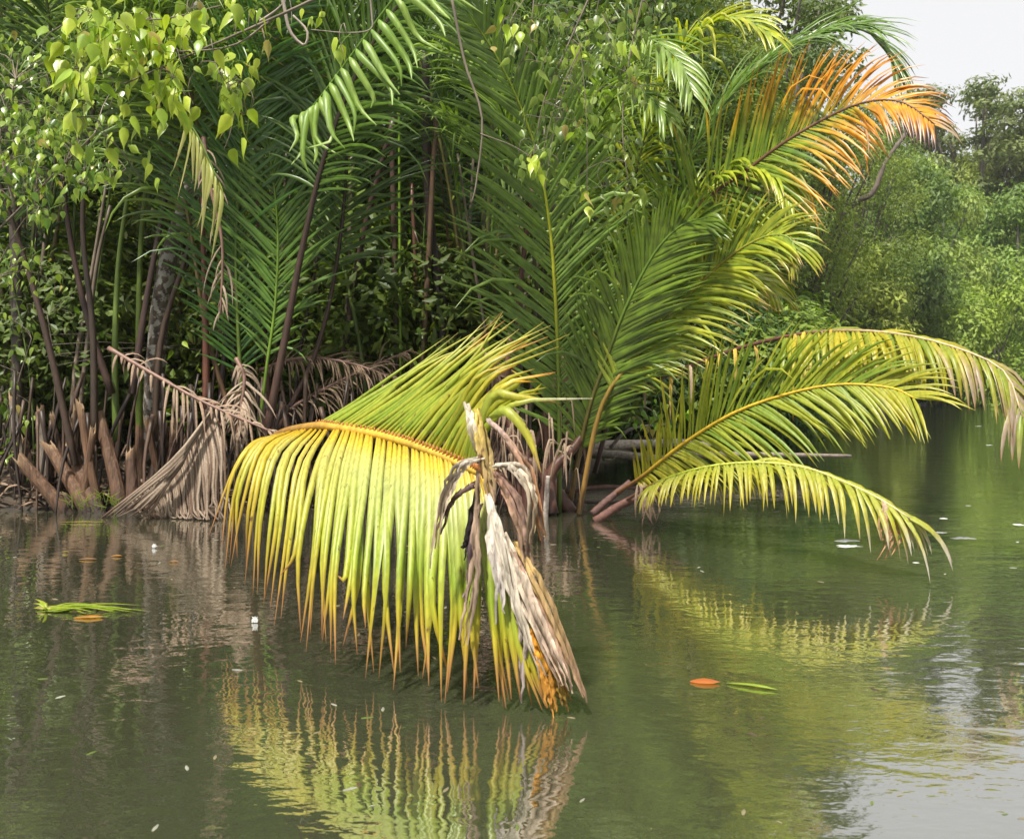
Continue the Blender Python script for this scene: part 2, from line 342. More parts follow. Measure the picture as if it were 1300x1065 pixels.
# the long stalk reaching right: bare with a few dead leaflets, then yellowing leaflets hanging to the water
def colH(u, t, key, sgn):
    c = mixc(LITE, LIME, key); c = mixc(c, YEL, key * .6 + t * .35)
    c = mixc(c, PINK, (u - .55) * 2.6 + (t - .6) * 1.4 + (key - .5) * 1.8)
    if t > .8: c = mixc(c, TIPB, (t - .8) * 4)
    return c
H = [P(745, 590, 11.9), P(765, 530, 11.7), P(815, 492, 11.3), P(900, 455, 10.7), P(985, 430, 10.1), P(1060, 420, 9.6), P(1140, 424, 9.1), P(1215, 442, 8.7), P(1275, 472, 8.4), P(1298, 530, 8.2)]
frond(A, H, n=68, L=1.0, wid=.048, start=.54, a0=62, a1=28, droop=1.15, cols=colH, stalk=lambda t: ramp([(0, DKB), (.5, (.12, .05, .035)), (.62, (.4, .3, .15)), (1, PINK)], t), face=(0, -.45, 1), r=(.034, .007), lift=.0, mat=M_HERO, label='yellowing frond with a long bare dark stalk and withered drooping end',
      prof=lambda u: .95 - .45 * u)
Hs = cr(H, 40)
for i in range(9, 23):
    if rnd.random() < .75:
        p = Hs[i]; l = rnd.uniform(.25, .55); k = rnd.random(); c0 = PINK if k < .55 else mixc(YEL, TIPB, rnd.random() * .6)
        x = rnd.uniform(-.05, .10); q = [p, p + V((x * .6, -.05, .01)), p + V((x, -.07, -l * .3)), p + V((x * 1.2, -.07, -l * .65)), p + V((x * 1.1, -.06, -l))]
        hb = MB(); hb.blade(q, .04, V((rnd.gauss(0, .5), -1, .1)), lambda t: mixc(c0, DEAD, t * .8), wav=.15, fold=.4)
        keep(hb.build('dead_leaflet', M_DEAD), A)
# yellow-ribbed frond low on the right
def colR(u, t, key, sgn):
    c = mixc(LITE, LIME, key * 1.1); c = mixc(c, YEL, max(0, .35 - u) * 1.6 + t * .35 * key + (u > .85) * .25)
    return mixc(c, PINK if key < .5 else TIPB, (t - .80) * 4 + (.06 - u) * 8)
frond(A, [P(752, 648, 11.9), P(790, 622, 11.2), P(815, 605, 10.7), P(865, 565, 10.2), P(930, 525, 9.7), P(1000, 500, 9.3), P(1065, 488, 9), P(1130, 492, 8.7), P(1160, 505, 8.5)],
      n=88, L=.98, wid=.038, jit=.05, start=.26, a0=52, a1=32, droop=.20, dtip=1.6, cols=colR, stalk=lambda t: ramp([(0, (.1, .04, .03)), (.22, (.2, .1, .03)), (.3, YSTEM), (1, YSTEM)], t), face=(-.1, -1, .3), r=(.028, .008), mat=M_HERO, label='yellow green frond with orange yellow midrib low over the water',
      prof=lambda u: min(1, .35 + 2.2 * u) * (1 - .45 * max(0, (u - .5) / .5)))
def colL(u, t, key, sgn):
    c = mixc(LIME, (.5, .55, .12), key); c = mixc(c, YEL, t * .7)
    return mixc(c, PALE if key > .4 else PINK, (u - .68) * 4 + (t - .85) * 3 + (key - .5) * .3)
frond(A, [P(770, 655, 11.4), P(800, 632, 10.8), P(835, 612, 10.2), P(890, 594, 9.5), P(955, 587, 8.9), P(1020, 593, 8.4), P(1075, 613, 8), P(1120, 635, 7.75), P(1155, 658, 7.6)],
      n=56, L=.62, wid=.042, start=.27, a0=66, a1=22, droop=1.1, cols=colL, stalk=lambda t: ramp([(0, REDB), (.22, REDB), (.3, LIME), (.8, (.6, .55, .2)), (1, PINK)], t), face=(0, -.5, 1), lift=0, r=(.022, .006), mat=M_HERO, label='lowest frond arching to the water with a withered pink end',
      prof=lambda u: min(1, .6 + u) * (1 - .15 * u))
tb = MB()                              # withered point of the lowest frond
for i in range(14):
    p = P(1120 + i * 3.0, 635 + i * 2, 7.7); dx = rnd.uniform(-.12, .12)
    e = P(1112 + rnd.uniform(0, 22), rnd.uniform(675, 716), 7.65)
    tb.blade(cr([p, p.lerp(e, .5) + V((dx * .5, -.03, .02)), e], 5), .022, V((rnd.gauss(0, .4), -1, 0)), lambda t: mixc(PINK, TIPB, t * .8), wav=.2)
keep(tb.build('withered_tip', M_DEAD), A)
# brown sheathing bases and roots in the water
bases = [((672, 655, 11.6), (668, 600, 11.6), (650, 548, 11.7), (640, 500, 11.9)), ((690, 655, 11.5), (700, 600, 11.5), (735, 560, 11.6), (750, 515, 11.8)),
         ((655, 648, 11.8), (665, 590, 11.9), (690, 545, 12.0), (705, 480, 12.2)), ((700, 652, 11.4), (690, 600, 11.5), (655, 575, 11.6), (628, 540, 11.7)),
         ((725, 650, 11.8), (700, 610, 11.8), (695, 560, 11.9), (692, 470, 12.1)), ((682, 650, 11.9), (715, 585, 12), (720, 530, 12.1), (715, 440, 12.3)),
         ((640, 640, 12.1), (645, 590, 12.1), (640, 520, 12.2), (648, 420, 12.4))]
for k, bs in enumerate(bases):
    b = MB(); b.tube([P(*q) for q in bs], lambda t: lerp(.085, .035, t), lambda t: mixc((.075, .034, .026), REDB, t), 9, 14, .05); keep(b.build('stalk_base', M_STALK), A)
# ragged dead strips hanging at the foot
b = MB()
for i in range(46):
    p = P(rnd.uniform(600, 730), rnd.uniform(510, 600), rnd.uniform(11.1, 11.8)); l = rnd.uniform(.25, .75)
    x = rnd.uniform(-.25, .25)
    b.blade(cr([p, p + V((x * .6, -.06, .12 * rnd.random())), p + V((x, -.1, -l * .45)), p + V((x * 1.1, -.1, -l))], 6), rnd.uniform(.015, .04), V((rnd.gauss(0, .6), -1, .2)), lambda t: mixc(PINK, DEAD, t + .1), wav=.2)
keep(b.build('dead_strips', M_DEAD), A)

# =================================================== hero: yellow frond bending over the water
HP = empty('yellow_palm_frond', P(335, 600, 8), 'big yellow green palm frond bent over until its leaflets touch the water, withered end', 'palm frond')
Rr = [P(322, 640, 9.0), P(330, 585, 8.2), P(352, 553, 7.3), P(400, 541, 6.6), P(430, 543, 6.3), P(480, 552, 5.9), P(520, 563, 5.5), P(560, 578, 5.2), P(600, 596, 4.9), P(614, 606, 4.8), P(626, 650, 4.7), P(650, 730, 4.62), P(672, 790, 4.58)]
def keyed(keys, u):
    m = len(keys) - 1; q = u * m; k = min(int(q), m - 1); t = q - k
    return [keys[k][i].lerp(keys[k + 1][i], t) for i in range(len(keys[0]))]
KL = [[P(350, 553, 7.3), P(318, 562, 7.1), P(290, 600, 6.95), P(274, 690, 6.85)],
      [P(372, 546, 7.0), P(330, 566, 6.7), P(304, 630, 6.5), P(294, 728, 6.45)],
      [P(392, 542, 6.7), P(352, 575, 6.3), P(336, 660, 6.05), P(326, 765, 5.95)],
      [P(412, 541, 6.5), P(380, 590, 6.0), P(364, 690, 5.7), P(357, 800, 5.6)],
      [P(434, 543, 6.25), P(416, 590, 5.8), P(400, 700, 5.45), P(392, 824, 5.35)],
      [P(452, 546, 6.1), P(440, 600, 5.6), P(424, 720, 5.2), P(417, 842, 5.05)],
      [P(472, 551, 5.95), P(464, 610, 5.5), P(452, 730, 5.1), P(444, 850, 4.98)],
      [P(495, 556, 5.75), P(490, 620, 5.3), P(482, 740, 4.95), P(477, 864, 4.85)],
      [P(520, 563, 5.5), P(520, 625, 5.15), P(516, 745, 4.85), P(512, 876, 4.76)],
      [P(545, 571, 5.3), P(549, 640, 5.0), P(547, 755, 4.77), P(546, 884, 4.68)],
      [P(570, 582, 5.1), P(578, 650, 4.85), P(580, 765, 4.68), P(578, 894, 4.62)],
      [P(596, 594, 4.92), P(606, 655, 4.75), P(610, 775, 4.62), P(611, 897, 4.57)],
      [P(612, 605, 4.8), P(628, 680, 4.68), P(640, 790, 4.58), P(645, 902, 4.54)],
      [P(628, 660, 4.7), P(650, 730, 4.6), P(668, 815, 4.55), P(690, 903, 4.52)],
      [P(655, 745, 4.62), P(670, 790, 4.56), P(690, 845, 4.52), P(716, 888, 4.50)]]
KU = [[P(392, 542, 6.6), P(440, 515, 6.6), P(505, 475, 6.6), P(565, 430, 6.7)],
      [P(425, 542, 6.35), P(470, 512, 6.3), P(545, 462, 6.3), P(612, 412, 6.4)],
      [P(455, 546, 6.1), P(510, 510, 6.0), P(580, 458, 6.0), P(642, 403, 6.1)],
      [P(490, 555, 5.8), P(535, 515, 5.7), P(610, 455, 5.65), P(668, 408, 5.7)],
      [P(520, 563, 5.5), P(565, 510, 5.45), P(615, 462, 5.4), P(670, 430, 5.4)],
      [P(550, 574, 5.3), P(585, 525, 5.2), P(625, 478, 5.15), P(688, 448, 5.2)],
      [P(578, 586, 5.1), P(600, 540, 5.0), P(640, 490, 4.95), P(694, 475, 4.95)],
      [P(600, 596, 4.9), P(612, 550, 4.85), P(640, 512, 4.8), P(700, 510, 4.8)]]
def blade_mb(keys, n, wid, cf, jx, wexp, seg=9, exr=(-.2, .06)):
    mb = MB()
    for i in range(n):
        u = (i + .5) / n; pp = keyed(keys, min(1, max(0, u + rnd.gauss(0, .0035))))
        pp = [p.copy() for p in pp]; k = rnd.random(); ex = rnd.uniform(*exr) - (rnd.uniform(.2, .9) if rnd.random() < .1 else 0)
        pp[3] += (pp[3] - pp[2]) * ex + V((rnd.gauss(0, jx), rnd.gauss(0, .03), 0)); pp[2] += V((rnd.gauss(0, jx * .5), rnd.gauss(0, .03), rnd.gauss(0, .01)))
        if pp[3].z < .015: pp[3].z = .015
        q = cr(pp, seg)
        mb.blade(q, wid(u) * rnd.uniform(.85, 1.12), V((rnd.gauss(0, .22), -1, .35)), lambda t: cf(u, t, k), fold=.42, twist=rnd.gauss(0, .45), prof=wexp, rib=1.3, edge=.78)
    return mb
def hcol(u, t, k):
    a = mixc((.70, .58, .04), (.62, .56, .08), k); g = mixc((.42, .50, .045), (.30, .42, .035), k)
    g2 = mixc(g, (.60, .60, .24), .7)
    c = ramp([(0, (.66, .40, .02)), (.12, a), (.24, g2), (.6, g), (.78, mixc(g, YEL, .45 + .4 * k)), (.86, mixc(YEL, TIPB, .2 + .6 * k)), (.93, TIPB), (1, (.30, .13, .05))], t)
    yl = max(0, min(1, (0.42 - u) * 2.8)); c2 = ramp([(0, (.70, .42, .02)), (.5, (.70, .54, .03)), (.76, (.64, .44, .05)), (.88, TIPB), (1, (.34, .15, .06))], t)
    return mixc(c, c2, yl * (.35 + .65 * k))
wp = lambda t: min(1, .5 + 2.2 * t) * (1 - max(0, (t - .35) / .65) ** 1.5 * .93)
mb = blade_mb(KL, 66, lambda u: lerp(.034, .052, min(1, u * 1.2)), hcol, .035, wp, 10)
o = keep(mb.build('lower_leaflets', M_HERO), HP); o['label'] = 'yellow leaflets hanging in a curtain to the water with brown tips'
def ucol(u, t, k):
    c = mixc((.26, .40, .03), (.48, .52, .05), k); c = mixc(c, YEL, max(0, u * .5 + t * .7 - .35) * (.5 + k * .6))
    c = mixc(c, (.70, .50, .03), max(0, .1 - t) * 6)
    return mixc(c, ORG if k > .75 else (PALE if (k < .16 and u > .5) else TIPB), (t - (.72 if k > .75 or k < .16 else .9)) * 4)
mb = blade_mb(KU, 38, lambda u: lerp(.030, .040, u), ucol, .09, wp, 8, (-.5, .35))
mb2 = [[P(612, 525, 4.8), P(640, 525, 4.7), P(668, 560, 4.65), P(688, 600, 4.6)]]
for kk, pp in enumerate([[(620, 530, 4.8), (642, 520, 4.7), (670, 552, 4.65), (687, 600, 4.6)], [(600, 590, 4.9), (622, 505, 4.85), (655, 503, 4.8), (712, 512, 4.8)]]):
    mb.blade(cr([P(*q) for q in pp], 9), .05, V((0, -1, .3)), lambda t: mixc((.36, .42, .05), TIPB if t > .8 else YEL, max(0, t - .3)), fold=.35, rib=1.3, edge=.8)
o = keep(mb.build('upper_leaflets', M_HERO), HP); o['label'] = 'yellow green leaflets pointing up and right in a fan'
tb = MB(); tb.tube(Rr, lambda t: lerp(.036, .010, t), lambda t: ramp([(0, REDB), (.2, (.3, .16, .04)), (.35, (.55, .33, .04)), (1, (.5, .33, .05))], t), 8, 60)
Rs = cr(Rr, 110)
for i in range(28, 84, 1):             # knobbly orange brown leaflet joints along the midrib
    p = Rs[i] + V((0, -.012, .028)); d = (Rs[i + 1] - Rs[i]).normalized()
    tb.tube([p + V((0, 0, -.022)), p + d * .004 + V((0, -.006, .012))], (.011, .005), (.34, .13, .03), 5)
keep(tb.build('midrib', M_STALK), HP)
# dead hanging end: broad papery strips
dead = [  # pixel path, width m, colour at root, colour at end
    ([(594, 512, 4.80), (600, 545, 4.74), (612, 580, 4.70), (628, 600, 4.66)], .07, PALE, (.5, .38, .12)),
    ([(606, 520, 4.76), (612, 560, 4.70), (620, 600, 4.66), (626, 640, 4.64)], .07, (.55, .42, .1), DEAD),
    ([(622, 592, 4.66), (640, 618, 4.58), (660, 665, 4.54), (674, 718, 4.52)], .075, (.30, .17, .11), DEAD),
    ([(630, 598, 4.62), (652, 630, 4.56), (664, 680, 4.54), (668, 712, 4.54)], .06, (.22, .13, .10), (.34, .24, .18)),
    ([(614, 584, 4.68), (588, 590, 4.60), (566, 630, 4.56), (550, 702, 4.55)], .06, PALE, PINK),
    ([(610, 612, 4.66), (590, 618, 4.60), (572, 640, 4.58), (560, 665, 4.58)], .04, (.3, .2, .18), DKB),
    ([(626, 592, 4.62), (656, 592, 4.54), (676, 630, 4.50), (671, 682, 4.50)], .06, PALE, (.45, .33, .2)),
    ([(618, 531, 4.70), (642, 556, 4.64), (668, 605, 4.60), (691, 675, 4.58)], .055, (.5, .4, .36), TIPB),
    ([(620, 628, 4.60), (634, 690, 4.54), (655, 770, 4.50), (690, 850, 4.48)], .085, PALE, (.66, .58, .46)),
    ([(640, 680, 4.56), (664, 745, 4.50), (694, 815, 4.46), (719, 868, 4.45)], .075, (.66, .58, .46), (.52, .38, .28)),
    ([(626, 640, 4.58), (622, 690, 4.54), (632, 740, 4.52), (636, 782, 4.52)], .055, PALE, (.5, .44, .42)),
    ([(655, 690, 4.54), (684, 745, 4.50), (714, 815, 4.47), (743, 885, 4.46)], .06, (.6, .42, .16), (.44, .28, .18)),
    ([(650, 700, 4.55), (680, 770, 4.51), (704, 830, 4.48), (722, 872, 4.47)], .07, (.42, .27, .2), (.5, .35, .24)),
    ([(608, 600, 4.66), (604, 670, 4.60), (603, 740, 4.56), (588, 815, 4.55)], .050, (.36, .25, .16), (.46, .34, .26)),
    ([(604, 622, 4.66), (598, 660, 4.62), (592, 690, 4.60), (588, 702, 4.60)], .040, (.04, .03, .03), (.03, .025, .025)),
    ([(612, 640, 4.64), (600, 690, 4.60), (594, 740, 4.58), (592, 765, 4.58)], .030, (.10, .06, .07), (.20, .14, .14)),
    ([(645, 742, 4.55), (662, 790, 4.52), (664, 830, 4.52), (661, 882, 4.52)], .035, (.5, .42, .36), (.4, .33, .3)),
    ([(672, 800, 4.50), (684, 835, 4.48), (694, 870, 4.48), (700, 905, 4.47)], .08, (.66, .30, .03), (.45, .22, .05)),
    ([(690, 830, 4.50), (700, 855, 4.49), (712, 875, 4.49), (718, 893, 4.49)], .06, (.62, .45, .04), (.25, .14, .05)),
]
mb = MB()
for pp, wd, c0, c1 in dead:
    ns = max(1, round(wd / .017))
    for si in range(ns):
        off = (si - (ns - 1) / 2) * wd * .62 / ns; g0 = rnd.uniform(.65, 1.15); g1 = rnd.uniform(.65, 1.15); cc0 = tuple(x * g0 for x in c0); cc1 = tuple(x * g1 for x in c1)
        q = cr([P(*x) + V((off * (.5 if j == 0 else 1.2) + rnd.gauss(0, .006), rnd.gauss(0, .012), rnd.gauss(0, .008) + (rnd.uniform(-.05, .04) if j == 3 else 0))) for j, x in enumerate(pp)], 18)
        q = [p + V((rnd.gauss(0, .003), rnd.gauss(0, .006), 0)) for p in q]
        mb.blade(q, wd * 1.1 / ns + .006, V((rnd.gauss(0, .5), -1, .1)), lambda t: mixc(cc0, cc1, t + rnd.gauss(0, .06)), fold=.45, twist=rnd.gauss(0, .9), wav=.05,
                 prof=lambda t: (min(1, .5 + 2 * t) * (1 - max(0, t - .6) ** 1.4 * 2.6)))
o = keep(mb.build('withered_end', M_WITHER), HP); o['label'] = 'pale papery dead leaflets twisted round the hanging end'

# =================================================== palms on the left bank
B = empty('nipa_palm', P(335, 560, 12.3), 'tall dark green palm with black leaning stalk left of the middle', 'palm')
D1 = lambda t: ramp([(0, (.075, .04, .028)), (.5, (.035, .022, .016)), (1, (.06, .06, .02))], t)
frond(B, [P(338, 552, 11.6), P(360, 440, 11.5), P(383, 320, 11.4), P(412, 200, 11.2), P(455, 90, 10.8), P(520, -10, 10.2), P(610, -70, 9.6)], n=62, L=1.5, wid=.045, start=.45, a0=60, a1=30, droop=.3, cols=G1, stalk=D1, r=(.055, .012), face=(-.3, -1, .4))
frond(B, [P(310, 545, 11.9), P(303, 430, 11.9), P(300, 300, 11.8), P(312, 180, 11.5), P(335, 60, 11), P(380, -40, 10.5)], n=70, L=1.35, wid=.04, start=.12, a0=50, a1=30, droop=.14, cols=greens((.035, .10, .014), (.09, .22, .025)), stalk=lambda t: mixc((.09, .13, .02), MID, t), face=(.2, -1, .2), r=(.03, .008))
frond(B, [P(328, 552, 11.7), P(338, 470, 11.7), P(350, 380, 11.7), P(352, 280, 11.7), P(338, 170, 11.6), P(310, 60, 11.5)], n=60, L=1.15, wid=.04, start=.2, a0=50, a1=28, droop=.16, cols=greens(MID, (.13, .25, .04)), stalk=lambda t: (.12, .2, .02), face=(0, -1, .3), r=(.024, .008))
frond(B, [P(345, 560, 12.2), P(400, 450, 12.3), P(428, 330, 12.3), P(440, 200, 12.1), P(430, 80, 11.6), P(400, -20, 11)], n=66, L=1.6, wid=.042, start=.4, a0=55, a1=30, droop=.25, cols=G1, stalk=D1, face=(.2, -1, .2), r=(.04, .01))
frond(B, [P(300, 550, 12.0), P(262, 420, 12.1), P(240, 280, 12), P(210, 150, 11.6), P(165, 40, 11), P(100, -30, 10.4)], n=60, L=1.3, wid=.042, start=.42, a0=58, a1=28, droop=.4, cols=greens(DEEP, LITE), stalk=lambda t: mixc(REDB, GRS, t), face=(0, -1, .4), r=(.035, .009))
NF = empty('palm_frond_end', P(450, 70, 8), 'end of a frond reaching in from above with wide bright leaflets hanging in a row', 'palm frond')
KN = [[P(372, 150, 8.2), P(362, 128, 8.0), P(360, 160, 7.9), P(360, 188, 7.9)], [P(398, 138, 8.1), P(386, 128, 8), P(380, 170, 7.9), P(383, 226, 7.9)], [P(402, 130, 8.1), P(400, 130, 8), P(403, 165, 7.9), P(408, 202, 7.9)], [P(412, 115, 8), P(420, 115, 7.9), P(430, 150, 7.8), P(439, 194, 7.8)],
      [P(428, 92, 8), P(436, 92, 7.9), P(452, 125, 7.8), P(463, 164, 7.8)], [P(448, 68, 7.9), P(458, 66, 7.8), P(476, 105, 7.7), P(492, 143, 7.7)], [P(470, 40, 7.8), P(482, 40, 7.7), P(502, 78, 7.6), P(515, 112, 7.6)],
      [P(492, 10, 7.7), P(505, 14, 7.6), P(525, 48, 7.5), P(541, 85, 7.5)], [P(515, -20, 7.6), P(530, -12, 7.5), P(548, 15, 7.4), P(562, 40, 7.4)], [P(540, -50, 7.5), P(556, -42, 7.4), P(576, -20, 7.3), P(596, 10, 7.3)]]
for q in KN: q[1] = q[0].lerp(q[2], .35) + V((-.015, 0, .02)); q[2] = q[0].lerp(q[3], .68) + V((.01, 0, .02))
mb = blade_mb(KN, 20, lambda u: .062, lambda u, t, k: mixc((.17, .31, .03), (.36, .50, .10), k * .8 + t * .2), .07, wp, 8)
o = keep(mb.build('leaflets', M_HERO), NF)
tb = MB(); tb.tube([P(372, 152, 8.2), P(398, 134, 8.1), P(448, 68, 7.92), P(515, -20, 7.62), P(600, -110, 7.4)], (.005, .014), MID, 6, 20); keep(tb.build('midrib', M_STALK), NF)
Cp = empty('nipa_palm', P(150, 600, 12.6), 'palm with thick green and brown stalks at the left bank behind cut stubs', 'palm')
cst = [[(142, 500), (110, 400), (86, 280), (74, 150), (62, 20), (45, -80)], [(168, 500), (188, 370), (215, 230), (240, 120), (280, 10), (330, -60)],
       [(262, 520), (261, 400), (257, 280), (252, 170), (225, 50), (180, -50)], [(148, 560), (146, 440), (152, 320), (172, 190), (185, 80), (170, -40)],
       [(196, 560), (205, 430), (235, 330), (262, 230), (310, 110), (370, 0)], [(120, 560), (118, 420), (105, 280), (120, 130), (150, 10), (200, -80)],
       [(96, 590), (60, 430), (22, 300), (-20, 180), (-70, 90), (-130, 40)], [(178, 580), (176, 430), (180, 290), (195, 160), (190, 40), (140, -60)]]
ccol = [(.055, .03, .022), (.05, .028, .022), (.13, .05, .03), (.10, .15, .025), (.07, .045, .03), (.045, .03, .02), (.05, .03, .02), (.11, .16, .02)]
for k, q in enumerate(cst):
    d0 = 12.2 + rnd.uniform(-.4, .5)
    pts = [P(x, y, d0 - max(0, i - 2) * .35) for i, (x, y) in enumerate(q)]; cc = ccol[k]
    frond(Cp, pts, n=48, L=1.25, wid=.042, start=.55, a0=58, a1=28, droop=.35, cols=[G1, G2, greens(DEEP, LITE)][k % 3], stalk=lambda t: mixc(cc, MID, (t - .6) * 2), face=(rnd.uniform(-.4, .4), -1, .5), r=(.05, .010))
def rosette(par, base, n, h, spread, seed, cols, st=.3, L=1.3, toward=.0, wid=.045, nl=46, ang0=0, angr=360, lean=1.0):
    rr = random.Random(seed)
    for i in range(n):
        a = R(ang0 + angr * (i + rr.uniform(-.3, .3)) / n); hh = h * rr.uniform(.75, 1.15); s = spread * rr.uniform(.6, 1.2)
        dx, dy = math.cos(a), math.sin(a) - toward
        p = [base + V((dx * .12, dy * .12, -.3)), base + V((dx * s * .12, dy * s * .12, hh * .35)), base + V((dx * s * .3, dy * s * .3, hh * .7)), base + V((dx * s * .58, dy * s * .58, hh * .95)), base + V((dx * s, dy * s, hh * rr.uniform(.9, 1.1)))]
        c = rr.choice([DKB, REDB, (.07, .045, .03), GRS])
        frond(par, p, n=nl, L=L, wid=wid, start=st, a0=60, a1=28, droop=.45, cols=cols[i % len(cols)], stalk=lambda t: mixc(c, MID, t), face=(-dx * .5, -.6 - dy * .3, .9), r=(.045, .009))
back = [((505, 470), 15.5, 10, 8.5, 2.6, 'palm with slim upright stalks in the shade behind the middle of the bank'),
        ((610, 470), 14.2, 9, 8.0, 2.6, 'dark palm close behind the palm on the point'),
        ((420, 480), 15.0, 9, 7.6, 2.6, 'shaded palm behind the black leaning stalk'),
        ((30, 520), 14.0, 9, 7.5, 3.0, 'shaded palm at the far left edge behind the leafy shrub'),
        ((230, 500), 15.0, 9, 8.0, 3.0, 'shaded palm behind the mottled leaning trunk'),
        ((730, 480), 16.5, 9, 8.5, 3.2, 'palm rising behind the point with fronds against the hanging creeper')]
for k, ((px, py), d, n, h, s, lab) in enumerate(back):
    g = P(px, py, d); g.z = float(ground_z(g.x, g.y)); e = empty('nipa_palm', g, lab, 'palm')
    rosette(e, g, n, h, s, 50 + k, [G1, greens(DEEP, LITE), G4], st=.42, L=1.3, toward=.15, nl=44)
for (x0, y0), (x1, y1), c in [((507, 455), (508, 120), (.16, .26, .02)), ((497, 470), (493, 120), (.07, .04, .03)), ((560, 450), (543, 130), (.035, .022, .018)), ((535, 440), (553, 140), (.10, .055, .035)), ((640, 400), (668, 220), (.10, .04, .03)), ((470, 480), (510, 170), (.06, .03, .025))]:
    pass

# =================================================== cut stubs along the left bank
stubs = [((205, 885), (80, 750), .085, 'cut brown palm stalk leaning left, lowest at the waterline'), ((295, 880), (175, 690), .085, 'thick cut stalk leaning left with splintered top near the waterline'),
         ((330, 870), (250, 700), .08, 'short cut stalk leaning left behind the splintered one'), ((350, 880), (285, 550), .05, 'tall slim cut stalk with a pale slanted point'),
         ((425, 870), (355, 595), .085, 'broad upright cut stalk with a pale pointed top'), ((495, 800), (495, 540), .055, 'upright cut stalk with blunt top beside the dead fan frond'),
         ((565, 790), (525, 610), .05, 'thin cut stalk split at its top beside the dead fan frond'), ((620, 760), (628, 630), .09, 'hollow wide cut stalk with torn brown rim behind the dead fan frond'),
         ((470, 850), (465, 720), .07, 'short fat cut stalk between the taller ones'), ((165, 780), (145, 570), .06, 'weathered grey brown cut stalk at the left under the shrub'),
         ((75, 740), (45, 520), .055, 'leftmost grey cut stalk standing in the shade'), ((255, 690), (262, 500), .05, 'mossy pale cut stalk behind the leaning ones'), ((300, 860), (330, 640), .045, 'dark cut stalk leaning right among the cut stalks')]
for i in range(16): stubs.append(((rnd.uniform(60, 640), 850), (0, rnd.uniform(560, 760)), rnd.uniform(.03, .06), 'small dark broken stalk between the larger cut stalks')); stubs[-1] = ((stubs[-1][0][0], 850), (stubs[-1][0][0] + rnd.uniform(-70, 60), stubs[-1][1][1]), stubs[-1][2], stubs[-1][3])
def Z5(x, y): return (x / 2.803, 320 + y / 2.803)   # crop coordinates -> photo pixels
for k, (b0, t0, r, lab) in enumerate(stubs):
    (bx, by), (tx, ty) = Z5(*b0), Z5(*t0); d = (11.75 if by > 620 else 12.4) + (.55 if lab.startswith('small dark') else 0)
    p0, p1 = P(bx, by + 4, d), P(tx, ty, d + rnd.uniform(-.25, .3)); ax = p1 - p0; p0 = p0 - ax.normalized() * .25
    mb = MB(); c = mixc((.065, .034, .020), (.15, .082, .045), rnd.random()); c = tuple(x * .45 for x in c) if lab.startswith('small dark') else c; c = mixc(c, (.22, .19, .15), .7) if 'grey' in lab or 'mossy' in lab else c
    mb.tube([p0, p0.lerp(p1, .5) + V((rnd.uniform(-.02, .02), 0, 0)), p1], lambda t: r * (1.1 - .3 * t), lambda t: mixc((.03, .018, .012), c, (t - .12) * 5), 12, 10, .07)
    n = 12; sl = rnd.choice([-1, 1])    # slanted, splintered cut
    side = V((sl, 0, 0)); top = mb.v[-n:]
    for i in range(n): 
        mb.v[-n + i] = top[i] + ax.normalized() * ((top[i] - p1).dot(side) * 1.6 + rnd.uniform(-.01, .06)); mb.c[-n + i] = (.25, .16, .09)
    e = empty('cut_palm_stalk', (p0.x, p0.y, p0.z), lab, 'cut stalk', 'cut palm stalks along the bank')
    keep(mb.build('stalk', M_STUB, smooth=False), e)
    m2 = MB()
    for i in range(5):
        a = rnd.uniform(0, 6.28); q = p1 + V((math.cos(a), math.sin(a) * .7, 0)) * r * .7
        m2.blade([q - ax.normalized() * .05, q, q + ax.normalized() * rnd.uniform(.04, .12)], .03, V((0, -1, 0)), lambda t: mixc((.3, .2, .12), (.45, .32, .2), t), n=2)
    keep(m2.build('splinter', M_DEAD), e)

# =================================================== dead fan frond and dead frond above it
DF = empty('dead_palm_frond', P(265, 640, 11.2), 'dry grey brown palm frond folded like a fan with its leaflets in the water', 'dead frond')
KD = [[P(272, 518, 11.4), P(284, 560, 11.2), P(286, 620, 11.1), P(290, 690, 11.05)], [P(256, 540, 11.3), P(262, 590, 11.15), P(262, 640, 11.05), P(268, 700, 10.95)],
      [P(235, 570, 11.3), P(240, 605, 11.2), P(244, 645, 11.1), P(250, 690, 11.0)], [P(212, 593, 11.25), P(222, 620, 11.2), P(226, 650, 11.15), P(230, 682, 11.1)],
      [P(185, 612, 11.2), P(200, 634, 11.2), P(206, 655, 11.2), P(210, 678, 11.2)], [P(160, 632, 11.2), P(172, 644, 11.2), P(182, 658, 11.2), P(188, 674, 11.25)]]
dc = lambda u, t, k: mixc(mixc((.15, .095, .065), (.46, .37, .28), k), (.12, .085, .06), t * .5)
mb = blade_mb(KD, 58, lambda u: lerp(.036, .026, u), dc, .055, lambda t: min(1, .5 + 2 * t) * (1 - .5 * t * t), 7)
KD2 = [[P(268, 520, 11.2), P(230, 570, 11.0), P(180, 615, 11.0), P(128, 655, 11.2)], [P(262, 535, 11.2), P(225, 590, 11.0), P(185, 625, 11.0), P(140, 662, 11.2)], [P(240, 572, 11.15), P(215, 605, 11.0), P(180, 640, 11.0), P(150, 668, 11.2)], [P(232, 590, 11.15), P(212, 615, 11.0), P(190, 648, 11.0), P(168, 672, 11.2)]]
mc = blade_mb(KD2, 16, lambda u: .035, dc, .02, None, 7); nb = len(mb.v)
mb.v += mc.v; mb.c += mc.c; mb.f += [tuple(i + nb for i in f) for f in mc.f]
keep(mb.build('leaflets', M_DEAD), DF)
tb = MB(); tb.tube([P(272, 512, 11.35), P(256, 540, 11.25), P(232, 572, 11.15), P(195, 605, 11.1), P(128, 658, 11.2)], (.026, .010), (.16, .09, .07), 7, 20); keep(tb.build('midrib', M_STALK), DF)
